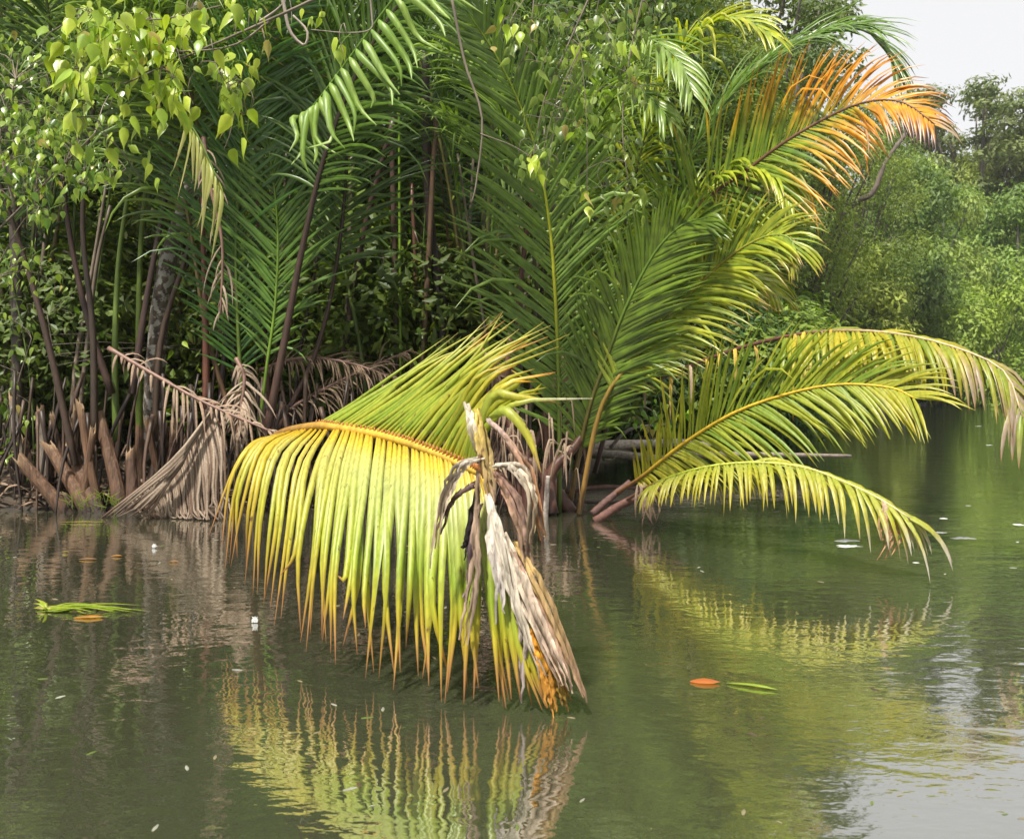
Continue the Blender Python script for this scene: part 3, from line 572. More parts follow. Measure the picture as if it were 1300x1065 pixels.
def dead_frond(label, pts, n, L, start=.05, wid=.03, droop=1.2, face=(0, -.5, 1), c0=DEAD, c1=PINK, a0=60, a1=35, skip=.2):
    e = empty('dead_palm_frond', pts[0], label, 'dead frond')
    frond(e, pts, n=n, L=L, wid=wid, start=start, a0=a0, a1=a1, droop=droop, cols=lambda u, t, k, s: mixc(mixc(c0, c1, k), (.18, .12, .09), t * .4), stalk=lambda t: (.20, .115, .085), face=face, r=(.03, .012), mat=M_DEAD, skip=skip, jit=.45, name='leaflets')
dead_frond('dry brown frond slanting down above the fan frond, its leaflets hanging in tatters', [P(138, 442, 11.6), P(200, 478, 11.4), P(262, 512, 11.2), P(345, 548, 11.0)], 34, .55)
dead_frond('dead brown frond lying across the stalks in the middle of the bank', [P(350, 530, 12.2), P(400, 500, 12.3), P(450, 475, 12.4), P(520, 445, 12.6)], 50, .6, c0=(.14, .09, .055), c1=(.44, .33, .22), wid=.022, skip=.05)
dead_frond('dead frond heaped low behind the yellow frond', [P(330, 470, 12.6), P(380, 455, 12.4), P(440, 460, 12.3), P(500, 480, 12.2)], 50, .55, c0=(.14, .09, .055), c1=(.42, .31, .21), wid=.022, skip=.05)
dead_frond('dead frond sagging among the brown stalk bases beside the point', [P(600, 430, 12.4), P(630, 470, 12.2), P(640, 520, 12.0), P(632, 580, 12.0)], 40, .5, c0=(.16, .10, .07), c1=(.3, .2, .15))
dead_frond('withered frond hanging straight down along the reddish stalk at the left', [P(258, 175, 11.3), P(268, 240, 11.2), P(282, 310, 11.2), P(280, 400, 11.2)], 20, .55, skip=.35, wid=.022, c0=(.32, .22, .15), c1=(.5, .4, .3))
dead_frond('pale dry leaflet skirt hanging behind the fan frond', [P(300, 455, 11.7), P(310, 480, 11.6), P(305, 520, 11.5), P(300, 560, 11.5)], 40, .5, c0=(.34, .25, .17), c1=(.5, .41, .32))
# yellowing strips hanging near the top-left trunk
mb = MB()
for i in range(11):
    x = 232 + i * 4.5; y0 = 140 + i * 9; p = P(x, y0, 9.5); l = rnd.uniform(60, 120)
    mb.blade(cr([p, P(x + 4, y0 + l * .3, 9.4), P(x + rnd.uniform(-14, 4), y0 + l, 9.4)], 6), .045, V((rnd.gauss(0, .4), -1, .1)), lambda t: mixc(LIME, (.55, .5, .2), t), wav=.05)
e = empty('hanging_frond', P(232, 140, 9.5), 'narrow yellow green leaflets hanging down beside the mottled trunk', 'palm frond')
keep(mb.build('leaflets', M_HERO), e)
tb = MB(); tb.tube([P(215, 60, 9.8), P(232, 138, 9.5), P(255, 180, 9.45), P(278, 232, 9.4)], (.015, .006), GRS, 6, 12); keep(tb.build('midrib', M_STALK), e)

# =================================================== mottled leaning trunk, other trunks of the bank
def trunk_tree(name, label, pts, r0, r1, mat, col, forks=(), cat='tree'):
    e = empty(name, pts[0], label, cat); mb = MB()
    mb.tube(pts, (r0, r1), col, 10, 24, .06); keep(mb.build('trunk', mat), e)
    return e
# the leafy part is added through tree() below, these ones run out of the picture at the top

# ------------------------------------------------------------------ leafy trees and shrubs
def leaf_cloud(centres, radii, per, leaf, c0, c1, seed, flat=.65, up=.5, shell=.5):
    g = np.random.default_rng(seed); Pn = []; Nn = []; Cn = []
    for c, r in zip(centres, radii):
        n = max(6, int(per * (r / np.mean(radii)) ** 2)); d = g.normal(size=(n, 3)); d /= np.linalg.norm(d, axis=1)[:, None]
        rad = r * (shell + (1.12 - shell) * g.random(n) ** .7) * (1 + .25 * np.sin(d[:, 0] * 5 + c[0]) * np.cos(d[:, 2] * 4 + c[1]))
        Pn.append(np.array(c) + d * rad[:, None] * np.array([1, 1, flat])); Nn.append(d * .8 + np.array([0, 0, up]) + g.normal(size=(n, 3)) * .32)
        tone = g.random(); k = np.clip(tone * .8 + g.random(n) * .25, 0, 1)[:, None]
        Cn.append(np.array(c0) * (1 - k) + np.array(c1) * k)
    p = np.concatenate(Pn); n = np.concatenate(Nn); c = np.concatenate(Cn); m = len(p)
    n /= np.linalg.norm(n, axis=1)[:, None]; a = g.normal(size=(m, 3)); a -= n * (a * n).sum(1)[:, None]; a /= np.linalg.norm(a, axis=1)[:, None]
    b = np.cross(n, a); s = leaf * g.uniform(.6, 1.3, m)[:, None]
    v = np.stack([p - a * s, p - b * s * .42 - n * s * .1, p + a * s, p + b * s * .42 - n * s * .1], 1).reshape(-1, 3)
    f = np.arange(m * 4).reshape(-1, 4)
    return v.tolist(), f.tolist(), np.repeat(c, 4, 0)
def make_tree(seed, H, W, leaf, nc, per, c0, c1, trunk=.35, cr_r=.16, bark=(.10, .085, .07), flat=.65, open_=0.5, wf=1.0):
    """trunk and limbs as one mesh, crown as another; origin at the foot"""
    g = random.Random(seed); cs = []; rs = []
    for i in range(nc):
        while True:
            x, y, z = g.uniform(-1, 1), g.uniform(-1, 1), g.uniform(-1, 1); q = math.sqrt(x * x + y * y + z * z)
            if q < 1 and q > open_: break
        zc = H * (trunk + (1 - trunk) * .5 * (1 + z * .92)); cs.append((x * W * .5, y * W * .5, zc)); rs.append(W * cr_r * g.uniform(.65, 1.35))
    t = MB(); top = V((g.uniform(-.06, .06) * H, g.uniform(-.06, .06) * H, H * .82)); mid = V((g.uniform(-.04, .04) * H, 0, H * .4))
    main = [V((0, 0, -.5)), mid * .5, mid, top]; t.tube(main, (H * .022 * wf, H * .005), bark, 8, 14, .08); ms = cr(main, 20)
    for i, c in enumerate(cs):
        if g.random() < .55:
            c = V(c); k = min(19, max(3, int(20 * (c.z / H) * .8 - 2))); s = ms[k]
            t.tube([s, s.lerp(c, .5) + V((0, 0, H * .02)), c], (H * .008 * wf, H * .002), bark, 5, 5, .1)
    v, f, c = leaf_cloud(cs, rs, per, leaf, c0, c1, seed, flat)
    tm = mesh_data('trunk', [tuple(q) for q in t.v], t.f, t.c, M_BARK); cm = mesh_data('crown', v, f, c, M_TREE, False)
    return tm, cm
def place(name, meshes, loc, rz, s, label, cat, group=None, names=('trunk', 'crown')):
    e = empty(name, loc, label, cat, group); e.rotation_euler = (0, 0, rz); e.scale = s if isinstance(s, tuple) else (s, s, s)
    for nm, me in zip(names, meshes):
        o = bpy.data.objects.new(nm, me); C.objects.link(o); o.parent = e
    return e
FG0, FG1 = (.095, .165, .03), (.29, .40, .07)
T_tall = make_tree(1, 34, 18, .30, 95, 190, (.08, .11, .035), (.20, .24, .07), .42, .10, open_=.35, flat=.5)
T_round = make_tree(2, 18, 13, .26, 42, 420, FG0, FG1, .12, .17, open_=.62)
T_lite = make_tree(3, 14, 11, .22, 42, 420, (.19, .27, .035), (.46, .52, .10), .08, .17, open_=.62)
T_dark = make_tree(4, 22, 12, .25, 46, 400, (.06, .12, .025), (.19, .30, .055), .12, .16, open_=.62)
T_near = make_tree(12, 20, 11, .10, 90, 520, (.08, .14, .02), (.28, .35, .05), .10, .13)
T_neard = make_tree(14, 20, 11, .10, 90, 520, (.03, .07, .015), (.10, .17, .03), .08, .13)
T_slim = make_tree(13, 22, 8, .13, 50, 330, (.04, .08, .02), (.11, .17, .04), .35, .12, open_=.3)
T_vine = make_tree(5, 11, 12, .22, 40, 420, (.13, .22, .025), (.34, .44, .06), .02, .17, flat=.8)
T_bush = make_tree(6, 5, 7, .14, 34, 420, (.08, .15, .018), (.23, .33, .045), .02, .18, flat=.8)
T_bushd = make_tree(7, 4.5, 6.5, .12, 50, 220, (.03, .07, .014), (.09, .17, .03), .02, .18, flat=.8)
def farnear(x, y):
    px = 650 + x / y * FPX; col = 'behind the point palm' if px < 960 else 'behind the orange frond' if px < 1080 else 'left of the tall tree' if px < 1180 else 'under the tall tree' if px < 1290 else 'by the right edge'
    return col + (', near' if y < 45 else ', midway' if y < 85 else ', far off')
def near(px):
    for lim, t in ((60, 'at the far left edge'), (170, 'behind the cut stalks'), (300, 'behind the mottled trunk'), (420, 'behind the black leaning stalk'), (560, 'above the yellow frond'), (680, 'left of the upright frond'), (800, 'behind the point palm'), (900, 'over the pale logs')):
        if px < lim: return t
    return 'right of the pale logs'
def gp(px, d): x = (px - 650) / FPX * d; return V((x, d, float(ground_z(x, d)) - .05))
# trees one can point to on the far bank
place('tall_tree', T_tall, gp(1238, 100), .4, (1.0, 1.0, 1.0), 'tallest open crowned tree against the sky on the far bank', 'tree')
place('tall_tree', T_tall, gp(1330, 100), 2.2, .88, 'tall open crowned tree cut off by the right edge of the view', 'tree')
place('vine_covered_tree', T_vine, gp(1262, 74), .9, (.8, .8, 1.05), 'bright green vine smothered tree mound at the right of the far bank', 'tree')
place('dark_tree', T_dark, gp(1138, 88), .3, (.85, .85, .95), 'dense dark green tree with even crown left of the tallest tree', 'tree')
place('pale_tree', T_lite, gp(1052, 62), .3, (.8, .8, .95), 'pale yellow green tree behind the orange frond', 'tree')
place('tree', T_slim, gp(955, 44), 1.0, (1.0, 1.0, 1.05), 'leafy tree rising behind the palm fronds at the top with sky gaps', 'tree')
place('tree', T_tall, gp(925, 52), 1.4, (.8, .8, .72), 'tall thin crowned tree over the palms at the top of the view', 'tree')
for px, d, top, me, H0, ws, lab in [(1012, 48, 30, T_near, 20, .75, 'fine leaved tree right behind the top arching frond'), (1078, 62, 85, T_near, 20, .85, 'green tree filling the gap behind the tip of the orange frond'), (1118, 74, 120, T_dark, 22, .8, 'dark tree right of the pale yellow green one'),
        (1160, 84, 175, T_round, 18, .8, 'round green tree below and left of the tallest tree'), (1198, 92, 205, T_dark, 22, .8, 'dark tree directly under the tallest tree'), (1290, 88, 215, T_round, 18, .85, 'round green tree above the vine covered mound near the right edge'),
        (1335, 98, 170, T_round, 18, .9, 'green tree at the right edge under the tall crown'), (1225, 100, 190, T_lite, 14, .9, 'light green tree between the tall trees'), (1270, 108, 165, T_dark, 22, .9, 'dark tree showing between the two tall open crowns'), (1195, 80, 330, T_round, 18, .55, 'low round tree left of the vine covered mound')]:
    g = gp(px, d); place('tree', me, g, rnd.uniform(0, 6), (ws, ws, (CAM_H + (HY - top) / FPX * d) / H0), lab, 'tree')
# leaning bare trunk on the far bank
lt = trunk_tree('leaning_tree', 'bare pale trunk leaning out through the trees behind the orange frond', [P(1010, 330, 58), P(1055, 292, 57.5), P(1085, 258, 57), P(1108, 245, 56.5), P(1125, 205, 56.5), P(1150, 170, 57)], .22, .10, M_BARK, (.13, .10, .08))
gfar = 'trees of the forest on the far bank'
rt = random.Random(5); k = 0
kinds = [(T_round, 'mid green round crowned tree in the far bank forest', 18), (T_dark, 'dark green tall crowned tree in the far bank forest', 22), (T_lite, 'light green bushy tree in the far bank forest', 14), (T_vine, 'vine draped tree in the far bank forest', 11)]
bk = BANK[8:15]
for row, (off, n) in enumerate([(5, 13), (13, 12), (24, 11), (40, 9)]):
    for i in range(n):
        u = (i + rt.uniform(.1, .9)) / n * (len(bk) - 1); j = int(u); q = bk[j] + (bk[min(j + 1, len(bk) - 1)] - bk[j]) * (u - j)
        dirv = bk[min(j + 1, len(bk) - 1)] - bk[j]; nrm = np.array([-dirv[1], dirv[0]]) / (np.hypot(*dirv) + 1e-6)
        x, y = q + nrm * (off + rt.uniform(-1.5, 1.5)); d = math.hypot(x, y)
        kd = rt.choice(kinds if row > 0 else kinds[2:] + kinds[:1])
        px = 650 + x / y * FPX
        s = rt.uniform(.75, 1.1)
        if y < 58: kd = (T_near, 'fine leaved bushy tree on the right bank behind the arching palm fronds', 20)
        for it in range(14):                # the skyline is low on the right
            hw = kd[2] * .33 * s / y * FPX; pr = px + hw
            yl = 205 if pr > 1190 else 170 if pr > 1130 else 95 if pr > 1060 else 40
            if CAM_H + (490 - yl) / FPX * y < kd[2] * s: s *= .9
        place('forest_tree', kd[0], (x, y, float(ground_z(x, y)) - .1), rt.uniform(0, 6.28), (s * 1.05, s * 1.05, s), kd[1].replace(' in the far bank forest', '').replace(' on the right bank behind the arching palm fronds', '') + ' ' + farnear(x, y), 'tree', gfar)
# bushes hanging over the far bank's waterline
for i in range(34):
    u = (i + rt.uniform(.1, .9)) / 34 * (len(bk) - 1); j = int(u); q = bk[j] + (bk[j + 1] - bk[j]) * (u - j); dirv = bk[j + 1] - bk[j]
    nrm = np.array([-dirv[1], dirv[0]]) / np.hypot(*dirv); x, y = q + nrm * rt.uniform(.6, 2.2)
    s = rt.uniform(.55, .95) * (1 if y < 40 else 1.5); kd = rt.choice([T_bush, T_bush, T_bushd])
    place('bank_bush', kd, (x, y, float(ground_z(x, y)) - .3), rt.uniform(0, 6.28), s, ('light green bush overhanging the water ' if kd is T_bush else 'dark green bush overhanging the water ') + farnear(x, y), 'bush', 'bushes along the far waterline', names=('stem', 'leaves'))
# forest behind the left palms
for i, (px, d, m, s) in enumerate([(-150, 22, T_neard, .8), (20, 21, T_near, .8), (170, 23, T_neard, .8), (320, 21, T_near, .8), (450, 24, T_neard, .85), (560, 22, T_near, .8), (670, 25, T_neard, .85), (760, 30, T_near, .85), (830, 36, T_near, .8), (90, 34, T_dark, 1), (380, 36, T_dark, 1), (640, 38, T_dark, 1), (-350, 24, T_neard, 1), (-600, 26, T_near, 1.1), (-300, 40, T_dark, 1.1)]):
    lab = {id(T_dark): 'dark tree in the shade behind the bank palms', id(T_near): 'fine leaved green tree filling in behind the bank palms', id(T_neard): 'dark fine leaved tree standing behind the bank palms'}[id(m)].replace('behind the bank palms', 'beyond the bank palms') + ' ' + near(px)
    place('forest_tree', m, gp(px, d), rt.uniform(0, 6), s, lab, 'tree', 'trees behind the bank palms')
T_und = make_tree(8, 2.6, 3.4, .075, 42, 130, (.07, .12, .014), (.22, .30, .03), .02, .17, flat=.8)
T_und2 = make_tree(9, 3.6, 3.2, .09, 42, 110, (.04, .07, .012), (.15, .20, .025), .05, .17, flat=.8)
for i in range(24):
    px = -40 + i * 38 + rt.uniform(-12, 12); d = rt.uniform(14.2, 17.5) if px < 700 else rt.uniform(24, 27); m = rt.choice([T_und, T_und2])
    place('understorey_shrub', m, gp(px, d), rt.uniform(0, 6), rt.uniform(.8, 1.25), ('small leaved green shrub under the palms ' if m is T_und else 'taller shaded shrub under the palms ') + near(px), 'shrub', 'shrubs under the palms', names=('stem', 'leaves'))
# mottled trunk
mt = empty('mottled_tree', P(195, 560, 13), 'leaning tree trunk with grey mottled bark between the stalks at the left', 'tree')
mb = MB(); mb.tube([P(190, 590, 13), P(200, 430, 12.9), P(215, 330, 12.8), P(242, 240, 12.7), P(255, 120, 12.6), P(250, -60, 12.5)], (.13, .10), (.10, .08, .06), 12, 30, .06); keep(mb.build('trunk', M_LICHEN), mt)
for i, (pts, r, c, lab) in enumerate([([(505, 560, 13.5), (503, 400, 13.5), (495, 100, 13.4)], .05, (.07, .04, .03), 'straight brown palm stalk rising at the middle of the bank'), ([(509, 560, 13.3), (508, 400, 13.2), (506, 60, 13)], .022, (.16, .27, .02), 'slim bright green stalk at the middle of the bank'),
        ([(575, 560, 13.6), (557, 380, 13.5), (543, 240, 13.4), (540, 60, 13)], .075, (.03, .02, .017), 'thick black stalk right of the bright green one'), ([(525, 560, 13.4), (540, 400, 13.4), (553, 150, 13.3)], .05, (.11, .065, .04), 'light brown stalk leaning against the black one'),
        ([(425, 540, 13.4), (455, 330, 13.3), (500, 150, 13)], .055, (.055, .03, .024), 'dark stalk leaning right behind the dead fronds'), ([(440, 560, 13.8), (440, 420, 13.8), (447, 200, 13.8)], .045, (.16, .12, .09), 'grey brown sapling trunk behind the dead fronds'),
        ([(650, 560, 12.9), (655, 420, 12.8), (675, 240, 12.7)], .045, (.10, .045, .03), 'red brown stalk close left of the upright frond'), ([(20, 600, 13), (22, 380, 13), (10, 100, 13)], .09, (.06, .045, .035), 'dark trunk at the left edge of the bank')]):
    e = empty('bare_stalk', P(*pts[0]), lab, 'stalk'); mb = MB(); mb.tube([P(*q) for q in pts], (r, r * .7), c, 9, 20, .04); keep(mb.build('stalk', M_STALK), e)

rs = random.Random(77)
for i in range(46):
    px = rs.uniform(-10, 700); d = rs.uniform(12.9, 14.6); ln = rs.uniform(-60, 60); top = rs.uniform(120, 330); r = rs.uniform(.012, .05)
    c = rs.choice([(.045, .028, .022), (.06, .035, .026), (.12, .055, .035), (.22, .17, .13), (.14, .11, .08), (.09, .13, .025)])
    nm = {(.22, .17, .13): 'pale grey', (.14, .11, .08): 'grey brown', (.09, .13, .025): 'green', (.12, .055, .035): 'reddish'}.get(c, 'dark')
    pts = [P(px, 600, d), P(px + ln * .2 + rs.uniform(-6, 6), 470, d), P(px + ln * .6, 340, d), P(px + ln, top, d)]
    e = empty('thicket_stalk', pts[0], nm + ' thin stalk standing in the thicket behind the bank palms', 'stalk', nm + ' stalks in the thicket'); mb = MB(); mb.tube(pts, (r, r * .5), c, 6, 12, .1); keep(mb.build('stem', M_STALK), e)
# ------------------------------------------------------------------ broad heart shaped leaves on twigs
def heart(mb, p, d, n, L, c):
    """one pointed heart leaf from stalk point p, along d, facing n"""
    s = d.cross(n).normalized(); n = s.cross(d).normalized(); W = L * rnd.uniform(.22, .33); b = len(mb.v); fk = rnd.uniform(.05, .7); sw = rnd.uniform(-.14, .14)
    prof = [(0, 0), (.02, .55), (.22, 1.0), (.45, .82), (.66, .48), (.84, .16), (1.12, .0)]; cur = rnd.uniform(-.05, .4)
    for t, wv in prof:
        q = p + d * (t * L) - n * (cur * L * t * t) + s * (sw * L * t * t); k = n * (wv * W * fk)
        mb.v += [q - s * wv * W - k * .0 + n * 0.0 - k, q, q + s * wv * W - k]; mb.c += [c, tuple(x * .85 for x in c), c]
    for i in range(len(prof) - 1):
        q = b + i * 3; mb.f += [(q, q + 1, q + 4, q + 3), (q + 1, q + 2, q + 5, q + 4)]
def leafy(name, label, cat, twigs, clusters, L, cols, twc=(.16, .13, .10), group=None):
    """twigs: pixel paths with radius; clusters: (px, py, d, spread px x, y, count)"""
    e = empty(name, P(*twigs[0][0][0]), label, cat, group); tb = MB()
    for pts, r in twigs: tb.tube([P(*q) for q in pts], (r, r * .45), twc, 6, 14, .08)
    lb = MB(); sam = [x for pts, r in twigs for x in cr([P(*q) for q in pts], 12)]
    for (px, py, d, sx, sy, n) in clusters:
        for q in range(1 + n // 8):
            c = P(px + rnd.gauss(0, sx * .5), py + rnd.gauss(0, sy * .4), d); a = min(sam, key=lambda x: (x - c).length + rnd.uniform(0, .15))
            if (a - c).length < 2.2: tb.tube([a, a.lerp(c, .5) + V((rnd.uniform(-.05, .05), 0, rnd.uniform(0, .10))), c, c + V((rnd.uniform(-.05, .05), 0, -.12))], (.0045, .002), twc, 4, 7, .1, cap=False)
        for i in range(n):
            x, y = px + rnd.gauss(0, sx * .5), py + rnd.gauss(0, sy * .5); dd = d + rnd.gauss(0, .25)
            p = P(x, y, dd); di = V((rnd.gauss(0, .5), rnd.gauss(-.2, .5), -1)).normalized()
            nn = V((rnd.gauss(0, .9), -1, rnd.uniform(-.2, 1.3))).normalized(); l = L * rnd.uniform(.45, 1.2)
            c = mixc(cols[0], cols[1], rnd.random());
            if rnd.random() < .04: c = mixc(c, (.45, .33, .10), .8)
            heart(lb, p, di, nn, l, c)
            if i % 3 == 0: tb.tube([p, p + V((rnd.uniform(-.05, .05), .02, .06)), p + V((rnd.uniform(-.12, .12), .05, rnd.uniform(.03, .14)))], (.0022, .0035), GRS, 4, 3)
    keep(tb.build('twig', M_BARK), e); keep(lb.build('leaves', M_BROAD), e)
LA = ((.24, .38, .03), (.52, .60, .06)); LB = ((.10, .20, .02), (.38, .50, .06)); LC = ((.08, .14, .02), (.28, .38, .06))
leafy('leafy_branch', 'branch of bright lime heart shaped leaves hanging in at the top left', 'branch',
      [([(440, -20, 7), (350, 22, 6.9), (250, 66, 6.8), (160, 106, 6.7)], .012), ([(345, 25, 6.9), (290, 60, 6.8), (190, 66, 6.7), (120, 60, 6.6)], .008), ([(280, 8, 6.8), (200, 25, 6.7), (110, 20, 6.6)], .006), ([(268, 50, 6.8), (275, 85, 6.7), (290, 110, 6.6)], .004), ([(120, 60, 6.6), (100, 110, 6.6), (90, 150, 6.6)], .004)],
      [(120, 40, 6.6, 50, 40, 84), (95, 85, 6.6, 26, 45, 46), (170, 50, 6.7, 50, 40, 66), (215, 60, 6.7, 40, 60, 34), (210, 120, 6.7, 45, 45, 34), (100, 130, 6.6, 12, 40, 12), (150, 150, 6.7, 25, 50, 12), (295, 90, 6.6, 35, 30, 26), (300, 150, 6.6, 25, 40, 14), (232, 15, 6.7, 60, 30, 20), (300, 5, 6.8, 40, 20, 12), (175, 205, 6.8, 25, 30, 6)], .145, LA)
leafy('leafy_branch', 'bare crooked grey twig with a few leaves hanging in at the top', 'branch',
      [([(352, -20, 7.2), (360, 5, 7.2), (368, 40, 7.2), (386, 58, 7.2), (390, 40, 7.2), (372, 20, 7.2)], .016), ([(330, 28, 7.2), (350, 14, 7.2), (362, 2, 7.2)], .011), ([(468, -20, 7.1), (472, 20, 7.1), (470, 38, 7.1), (440, 42, 7.1), (395, 38, 7.1)], .008)],
      [(400, 15, 7.2, 30, 20, 6), (430, 55, 7.1, 20, 20, 4), (340, 45, 7.2, 15, 30, 5)], .14, LA, (.30, .25, .21))
leafy('leafy_shrub', 'shrub of small glossy heart shaped leaves at the left edge', 'shrub',
      [([(-40, 330, 8.5), (20, 270, 8.4), (70, 220, 8.3), (120, 170, 8.2)], .012), ([(20, 270, 8.4), (0, 180, 8.4), (20, 100, 8.4)], .009), ([(70, 220, 8.3), (120, 235, 8.2), (160, 215, 8.2)], .006), ([(-20, 370, 8.6), (30, 280, 8.4), (60, 265, 8.3)], .006)],
      [(30, 85, 8.6, 55, 45, 60), (40, 150, 8.5, 55, 35, 110), (25, 190, 8.4, 45, 35, 90), (70, 165, 8.4, 50, 30, 70), (90, 210, 8.3, 60, 30, 70), (110, 225, 8.3, 35, 25, 30), (40, 240, 8.3, 40, 25, 40), (55, 275, 8.2, 30, 12, 12), (0, 250, 8.4, 20, 20, 20), (15, 330, 9.5, 45, 40, 50), (130, 100, 8.8, 40, 60, 30), (20, 60, 9, 50, 20, 20)], .098, LB)
leafy('hanging_creeper', 'creeper of heart shaped leaves hanging down in front of the palms right of the middle', 'creeper',
      [([(570, -20, 9), (590, 80, 9), (612, 150, 9), (605, 230, 9), (598, 260, 9)], .014), ([(760, -30, 8.6), (720, 60, 8.5), (690, 130, 8.5), (676, 210, 8.5)], .009), ([(820, -20, 8.8), (800, 70, 8.7), (790, 160, 8.6), (800, 250, 8.6)], .008), ([(680, -20, 8.7), (670, 60, 8.6), (655, 90, 8.6)], .007), ([(610, 170, 9), (650, 185, 8.8), (675, 200, 8.6)], .005)],
      [(660, 30, 8.6, 45, 30, 27), (735, 25, 8.6, 80, 35, 54), (700, 80, 8.6, 60, 40, 36), (745, 75, 8.5, 60, 35, 36), (780, 60, 8.7, 60, 40, 42), (680, 160, 8.6, 40, 35, 18), (675, 200, 8.5, 25, 30, 20), (730, 140, 8.5, 50, 35, 30), (765, 150, 8.5, 40, 40, 21), (700, 215, 8.5, 30, 20, 7), (800, 200, 8.6, 30, 35, 15), (805, 255, 8.6, 30, 20, 18), (735, 245, 8.5, 12, 25, 3), (650, 60, 8.6, 20, 35, 12), (840, 20, 8.8, 50, 25, 30), (800, 110, 8.6, 40, 35, 18), (770, 225, 8.6, 40, 30, 12)], .115, LC)
leafy('leafy_branch', 'few bright lime leaves catching the sun in the hanging creeper', 'branch', [([(765, 20, 8.2), (780, 50, 8.1)], .004), ([(730, 40, 8.2), (738, 60, 8.1)], .004), ([(665, 0, 8.2), (650, 22, 8.1)], .004)], [(742, 62, 8.1, 16, 8, 5), (790, 55, 8.1, 14, 10, 5), (650, 28, 8.2, 20, 16, 8), (682, 215, 8.2, 14, 22, 8), (745, 250, 8.2, 4, 20, 3)], .14, ((.36, .5, .05), (.5, .6, .06)))
leafy('leafy_shrub', 'small fresh green sprig growing from the driftwood behind the point', 'shrub', [([(830, 575, 11.9), (825, 545, 11.8), (840, 525, 11.7)], .006)], [(820, 530, 11.8, 30, 15, 14), (835, 545, 11.8, 24, 16, 14), (850, 520, 12, 30, 14, 10)], .13, ((.16, .34, .03), (.3, .5, .05)))
leafy('leafy_shrub', 'low dark leafy shrub behind the cut stalks at the left', 'shrub', [([(10, 600, 12.6), (20, 500, 12.6), (40, 430, 12.6)], .012), ([(60, 600, 12.8), (70, 480, 12.8), (60, 400, 12.8)], .012)],
      [(15, 520, 12.5, 40, 60, 24), (20, 420, 12.7, 60, 60, 30), (60, 360, 12.8, 60, 60, 24), (15, 580, 12.4, 30, 30, 14), (90, 430, 13, 60, 60, 20), (240, 430, 12.6, 40, 30, 18), (400, 420, 13.2, 80, 50, 30), (480, 380, 13.6, 80, 60, 40), (560, 450, 13, 60, 50, 30), (590, 340, 14, 60, 60, 40), (500, 300, 14, 80, 80, 50)], .12, LB)

# ------------------------------------------------------------------ driftwood
def log(label, pts, r, c=(.26, .21, .17), n=16):
    e = empty('driftwood', P(*pts[0]), label, 'driftwood', 'driftwood round the point'); mb = MB(); mb.tube([P(*q) for q in pts], r, c, 9, n, .10); keep(mb.build('branch', M_WOOD), e)
log('long pale log lying along the water behind the point', [(700, 566, 17), (780, 565, 17.2), (860, 562, 17.4), (900, 566, 17.6)], (.10, .06), (.40, .34, .28))
log('second pale log floating just below the first', [(720, 575, 17.3), (790, 578, 16.8), (850, 583, 16.6)], (.09, .05), (.36, .31, .26))
log('dark log lying low in the water behind the yellow ribbed frond', [(850, 578, 16.5), (950, 577, 16.8), (1080, 579, 17.2)], (.07, .03), (.20, .16, .13))
log('pale forked branch standing out of the log', [(775, 568, 16.5), (800, 545, 16.3), (850, 538, 16.2)], (.035, .015), (.42, .36, .3))
log('broken red brown stalk sloping into the water under the low fronds', [(755, 662, 10.9), (790, 640, 10.9), (830, 624, 10.8), (870, 612, 10.7)], (.050, .035), (.13, .06, .045))
log('short brown stalk sloping the same way behind the broken one', [(752, 652, 11.2), (775, 632, 11.3), (800, 612, 11.4)], (.045, .035), (.10, .05, .04))
log('thin horizontal stick bridging the water beside the point', [(718, 624, 12.2), (770, 618, 12.1), (830, 622, 12)], (.030, .022), (.13, .07, .055))
log('dark submerged stick below the horizontal one', [(725, 636, 12.2), (780, 638, 12.1), (840, 630, 12)], (.022, .016), (.07, .05, .04))
log('ragged grey dead stalk standing in the water at the foot of the palm', [(692, 668, 11.3), (694, 630, 11.3), (696, 604, 11.3)], (.035, .025), (.34, .29, .25))
mb = MB()
for i in range(14):
    p = P(818 + rnd.uniform(-10, 16), 612 + rnd.uniform(0, 12), 10.5); l = rnd.uniform(.15, .42)
    mb.blade(cr([p, p + V((rnd.uniform(-.06, .06), -.03, -l * .5)), p + V((rnd.uniform(-.08, .08), -.04, -l))], 5), .03, V((rnd.gauss(0, .5), -1, 0)), lambda t: mixc(PINK, (.15, .09, .07), t), wav=.2)
e = empty('dead_leaf_tuft', P(820, 612, 10.5), 'tuft of dead leaflets hanging from the broken stalk into the water', 'dead leaves'); keep(mb.build('leaflets', M_DEAD), e)
